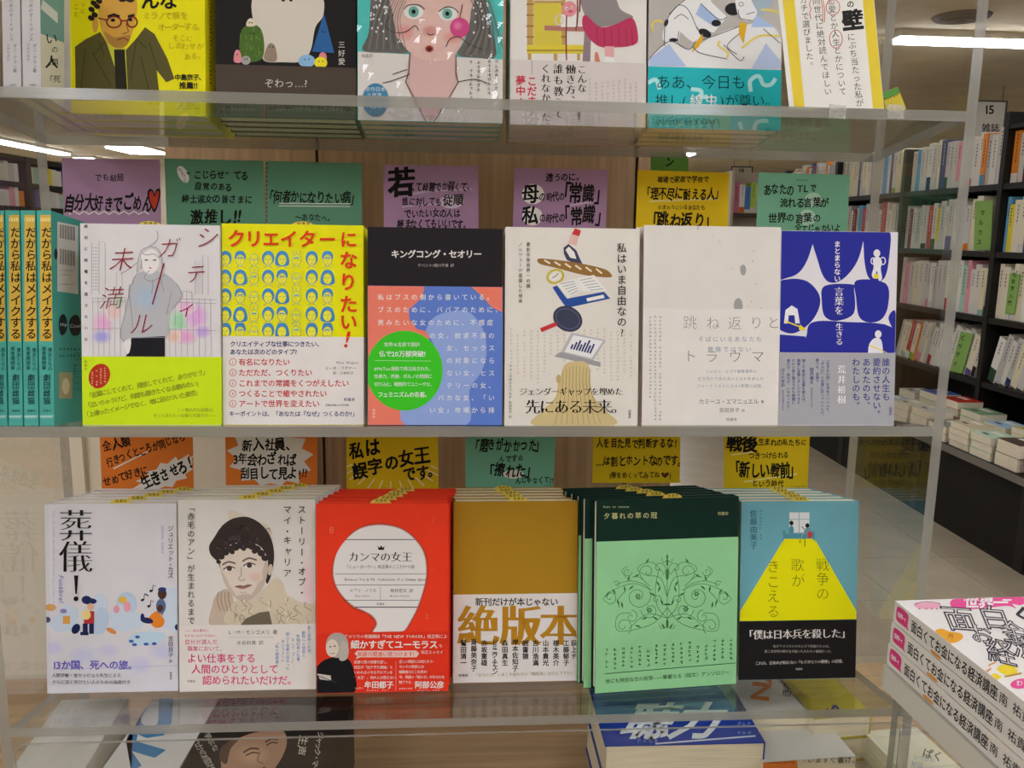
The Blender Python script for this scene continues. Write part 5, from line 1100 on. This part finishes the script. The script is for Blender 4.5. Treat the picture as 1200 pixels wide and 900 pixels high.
MB().plate(.0,.006,-.02,H3-.012,0,hz-.022,CLEAR,EDGE,'x').build('leg_panel',rz)
MB().plate(W3,W3+.006,-.02,H3-.012,0,hz-.022,CLEAR,EDGE,'x').build('leg_panel',rz)
MB().plate(.006,W3,H3-.012,H3-.006,0,hz-.022,CLEAR,EDGE,'y').build('back_leg_panel',rz)

# ------------------------------------------------------------------ books in the black bookcase
PALE=[('white','#c9c6bf'),('cream','#cbc2ab'),('pale grey','#b3b0aa'),('off-white','#bfbab0'),('light grey','#a5a39f'),('ivory','#c4bb9f')]
BRIGHT=[('red','#a8332c'),('orange','#cf7a26'),('yellow','#c9b82c'),('lime green','#86a84a'),('purple','#5c4f7d'),('navy','#2c3a66'),('black','#2a2828'),('sky blue','#5a93b5'),('maroon','#6d2a34'),('mint','#94b3a2'),('dark green','#35503a'),('pink','#c98a96')]
BN=['bay at right photo edge','bay behind clear upright','bay beyond clear upright','farthest bay']
SN=['top','second','third','fourth']
rng=random.Random(77)
def case_book(P, T, H, D, cn, ch, label, group, face='x', lean=0, marks=True):
    """spine-out book; local x = along the shelf (spine width), y = into the case, z = up"""
    if face=='x': ex=Vector((0,-1,0)); into=Vector((1,0,0))
    elif face=='-x': ex=Vector((0,1,0)); into=Vector((-1,0,0))
    else: ex=Vector((1,0,0)); into=Vector((0,1,0))
    up=Vector((0,0,1))
    if lean: a=math.radians(lean); ex,up=ex*math.cos(a)+up*math.sin(a), up*math.cos(a)-ex*math.sin(a)
    root=empty('book',frame(P,ex,into,up)); tag(root,label,'book',group)
    cv=mat(ch,rough=.5,k=1.45); m=MB(); m.box(0,T,0,.002,0,H,cv); m.box(0,.0015,.002,D,0,H,cv); m.box(T-.0015,T,.002,D,0,H,cv); m.build('cover',root)
    MB().box(.0017,T-.0017,.0022,D-.002,.002,H-.003,PAGE).build('page_block',root)
    if marks:
        m=MB(); dk=ink('#3a3836') if cn not in ('black','navy','purple','maroon','dark green','red') else ink('#c4bfb4'); y=-.0004
        n=rng.randint(4,8); z=H*rng.uniform(.86,.93); s=min(T*.5,.016)
        for i in range(n):
            w=s*rng.uniform(.5,1); m.quad((T/2-w/2,y,z),(T/2+w/2,y,z),(T/2+w/2,y,z-s*.22),(T/2-w/2,y,z-s*.22),dk); m.quad((T/2-s*.12,y-.0001,z),(T/2+s*.12,y-.0001,z),(T/2+s*.12,y-.0001,z-s*.8),(T/2-s*.12,y-.0001,z-s*.8),dk); z-=s*1.15
            if z<H*.35: break
        m.build('spine_print',root); m=MB()
        if rng.random()<.4:
            bc_=ink(rng.choice(BRIGHT)[1]) if rng.random()<.5 else ink('#cfccc4'); h=H*rng.uniform(.12,.3); m.quad((.0004,y-.0002,.001),(T-.0004,y-.0002,.001),(T-.0004,y-.0002,h),(.0004,y-.0002,h),bc_); m.build('spine_label',root)
    return root
SPX=BX+.03
# green name dividers first: (row, centre px, height px) in the photograph
GREEN='#86ad5c'
def name_card(pts, text, label, view, ts, tp, lean=0):
    P=Vector((SPX-.006,0,0)); w=[onplane(view[0]+x/view[2],view[1]+y/view[2],P,Vector((1,0,0))) for x,y in pts]
    cy=sum(p.y for p in w)/4; zb_=min(p.z for p in w); M=frame(Vector((SPX-.006,cy,zb_)),Vector((0,-1,0)),Vector((1,0,0)),Vector((0,0,1)))
    uv=[(-(p.y-cy),p.z-zb_) for p in w]; o=empty('name_divider',M); tag(o,label,'divider card','green name dividers'); MB().prism(uv,0,.004,paper(GREEN)).build('card_sheet',o)
    c=Canvas(M); c.view(*view)
    for ch,(x,y) in zip(text,tp): c.put(ch,x,y,ts,'#20261a',w=.02,sx=.8)
    c.flush('lettering',o); return [min(p.y for p in w),max(p.y for p in w)]
g1=name_card([(618,334),(742,330),(722,678),(605,678)],'マルクス','green divider card lettered vertically, on the second shelf right of the clear upright',(1040,180,6.0),44,[(668,415),(657,485),(652,555),(645,622)])
g2=name_card([(645,512),(752,535),(655,884),(548,862)],'ピケティ','green divider card leaning on the fourth shelf right of the clear upright',(1040,320,7.5),52,[(662,568),(640,645),(620,715),(598,790)])
g3=name_card([(1075,0),(1165,10),(1110,362),(1032,355)],'社会学入門','green divider card on the third shelf at the right photo edge',(1040,320,7.5),44,[(1118,15),(1105,72),(1098,135),(1086,200),(1074,262)])
def row(ri, bay, y0, y1, lean=0, seed=0, frac=.3):
    z=BOARDS[ri]; y=y1-.022; i=0; ends=[]
    while True:
        T=rng.uniform(.026,.058); H=rng.uniform(.24,.295) if ri<3 else rng.uniform(.23,.27)
        room=y-(y0+.022+(H*math.sin(math.radians(-lean)) if lean else 0))
        if .022<room-.002<T: T=room-.002
        step=T/math.cos(math.radians(lean))+.0008
        if room-step < -.0005: break
        cn,ch = rng.choice(BRIGHT) if rng.random()<frac else rng.choice(PALE)
        back=rng.uniform(0,.008)
        P=Vector((SPX+back,y,z+T*math.sin(math.radians(abs(lean)))+.0004))
        lb='%s book, %s from left, %s bookcase shelf, %s' % (cn, ORD[i], SN[ri], BN[bay])
        case_book(P,T,H,.15,cn,ch,lb,'books in the black bookcase',lean=lean); y-=step; i+=1
for bay in range(4):
    if bay+1>=len(DIV)+0 and bay>3: break
    y0=DIV[bay] if bay<len(DIV)-1 else None
    y1=DIV[bay+1] if bay<len(DIV)-1 else None
    if y0 is None: continue
    lo = max(y0,3.72) if bay==0 else y0
    row(0,bay,lo,y1,frac=.35)
    if bay<3: row(1,bay,lo,y1,frac=.25)
    if bay<2: row(2,bay,lo,y1,frac=.2); row(3,bay,lo,y1,lean=-16,frac=.18)
# flat stacks on the ledge
LW=[('front',3.36,2,'maroon','#5c2230',.045,.175),('front',3.57,2,'dark brown','#4a382a',.062,.165),('front',3.76,3,'pale green','#b4cdb4',.036,.15),('front',3.94,4,'cream','#c4b898',.030,.155),('front',4.13,2,'grey','#8a8a86',.040,.15),('front',4.31,3,'white','#c4c2b8',.040,.17),('front',4.51,3,'ivory','#c9c3b0',.038,.15),('front',4.70,3,'pale blue','#a3b5c4',.034,.16),
    ('back',3.52,4,'orange brown','#a8622c',.028,.165),('back',3.72,5,'lemon','#c4bc7d',.028,.165),('back',3.93,4,'sky blue','#9fc0d4',.030,.17),('back',4.13,4,'leaf green','#7d9c78',.036,.17),('back',4.33,4,'bright red','#b32a1f',.042,.17),('back',4.54,4,'steel blue','#3f5c9c',.042,.17),('back',4.76,3,'light grey','#b5b3ac',.045,.17)]
for col_,y,n,cn,ch,T,L in LW:
    L=max(L,.168) if col_=='front' else L+.01
    x=PLX-.012 if col_=='front' else PLX+.158
    for k in range(n):
        dx,dy=rng.uniform(-.003,.003),rng.uniform(-.004,.004)
        P=Vector((x+dx+(.003),y+dy-L/2+.0,.4304+(k+1)*(T+.0004)))
        # cover up: local x along +Y... spine side chosen at random, pages mostly face the aisle
        exx=Vector((0,-1,0)); Mk=frame(P+Vector((0,L,0)),exx,Vector((0,0,-1)),Vector((1,0,0)))
        pos='top' if k==n-1 else ORD[n-1-k]+' from top'
        lb='%s book, %s, in the %s stack on the bookcase ledge' % (cn,pos,col_+' '+cn)
        bk=flat_book(Mk,L-.008,.142,T,paper(ch if k==n-1 or rng.random()<.5 else rng.choice(PALE)[1]) if False else paper(ch),lb,'l','books stacked on the ledge')
        if k==n-1:
            m=MB(); m.box(.02,L*.6,-.0004,-.0001,.08,.11,ink('#e0dcd2')); m.box(.03,L*.45,-.0004,-.0001,.03,.05,ink('#4a4540')); m.build('cover_print',bk['root'])

# ------------------------------------------------------------------ dark shelves far on the left
LX=-4.2
lc=empty('dark_bookcase',Matrix.Translation((LX-.15,9.2,0))); tag(lc,'dark bookcase of white books far behind at the left edge','bookcase'); LI=Matrix.Translation((-LX+.15,-9.2,0))
MB().box(LX-.30,LX-.28,7.6,11.0,0,2.1,BLK2).build('back_panel',lc,LI)
LZ=[1.85,1.62,1.38]
for z in LZ+[2.1]: MB().box(LX-.28,LX,7.6,11.0,z-.05,z,BLK).build('shelf_board',lc,LI)
for y in (7.6,8.95,10.3,11.0): MB().box(LX-.28,LX+.01,y-.05,y+.05,0,2.1,BLK).build('divider',lc,LI)
MB().box(LX-.28,LX-.02,7.6,11.0,0,1.2,BLK2).build('cupboard_front',lc,LI)
for ri,z in enumerate(LZ[:2]):
    for bi,(a,d) in enumerate(((8.1,8.88),(9.03,10.2))):
        y=a; i=0
        while y<d-.08:
            T=rng.uniform(.07,.12); H=rng.uniform(.15,.19) if ri else rng.uniform(.16,.19)
            cn,ch=rng.choice(BRIGHT) if rng.random()<.18 else rng.choice(PALE[:4])
            case_book(Vector((LX-.03,y,z+.0004)),T,H,.15,cn,ch,'%s book, %s from left, %s shelf, %s bay, dark bookcase'%(cn,ORD[i],('upper','lower')[ri],('nearer','farther')[bi]),'books in the far dark bookcase','-x',marks=False)
            y+=T+.002; i+=1
# ------------------------------------------------------------------ small white shelf far back, seen left of the mint card
q0=onY(861,206,8.6); q1=onY(893,250,8.6)
fc=empty('white_bookcase',Matrix.Translation((q0.x+.3,8.75,0))); tag(fc,'small white bookcase far back, left of the mint card','bookcase'); FI=Matrix.Translation((-q0.x-.3,-8.75,0)); FW=mat('#bdb5a2',rough=.6)
MB().box(q0.x-.03,q0.x,8.58,8.85,0,q0.z+.05,FW).build('side',fc,FI); MB().box(q0.x,q0.x+.8,8.83,8.85,0,q0.z+.05,FW).build('back_panel',fc,FI); MB().box(q0.x+.8,q0.x+.83,8.58,8.85,0,q0.z+.05,FW).build('side',fc,FI)
for z in (q1.z,q1.z-.36,q1.z-.72): MB().box(q0.x,q0.x+.8,8.58,8.83,z-.04,z,mat('#4a4038',rough=.6)).build('shelf_board',fc,FI)
for ri,z in enumerate((q1.z,)):
    x=q0.x+.005
    for i,(cn,ch) in enumerate((('pink striped','#b5597a'),('white','#c9c6bf'),('blue','#3f6fb5'),('lime','#9cc04a'),('ivory','#c4bb9f'),('grey','#8d8b86'))):
        T=.055; case_book(Vector((x,8.6,z+.0004)),T,.30-.02*(i%3),.15,cn,ch,'%s book, %s from left in the far white bookcase'%(cn,ORD[i]),'books in the far white bookcase','y'); x+=T+.002
# ------------------------------------------------------------------ hanging aisle signs
def sign(pts, Y, num, word, label, ty, ts):
    w=[onY(x,y,Y) for x,y in pts]; x0=w[0].x; x1=w[1].x; z0=w[2].z; z1=w[0].z; cx=(x0+x1)/2
    M=frame(Vector((cx,Y,z0)),Vector((1,0,0)),Vector((0,1,0)),Vector((0,0,1))); o=empty('aisle_sign',M); tag(o,label,'sign','hanging aisle signs')
    hw_=(x1-x0)/2; h=z1-z0; fr=mat('#33302c',rough=.5)
    MB().box(-hw_,hw_,0,.012,0,h,mat('#b3ac9e',rough=.6)).build('board',o)
    t=.012; m=MB(); m.box(-hw_-t,hw_+t,-.003,.015,h,h+t,fr); m.box(-hw_-t,hw_+t,-.003,.015,-t,0,fr); m.box(-hw_-t,-hw_,-.003,.015,0,h,fr); m.box(hw_,hw_+t,-.003,.015,0,h,fr); m.build('sign_frame',o)
    for sx in (-hw_*.8,hw_*.8): MB().box(sx-.002,sx+.002,.004,.008,h+t,CEIL-z0-.001,fr).build('hanger',o)
    c=Canvas(M); c.view(0,0,1); cxp=(pts[0][0]+pts[1][0])/2
    c.text(num,cxp-ts*.58,ty,ts,'#26231f',w=.02).text(word,cxp-ts*.75,ty+ts*1.55,ts*.75,'#26231f',w=.01); c.flush('lettering',o)
sign([(1143,119),(1179,119),(1180,172)],6.6,'15','雑誌','hanging white sign numbered 15 above the black bookcase',128,14)
sign([(858,196),(881,196),(882,222)],9.6,'19','地図','small distant hanging sign numbered 19 left of the mint card',200,8)
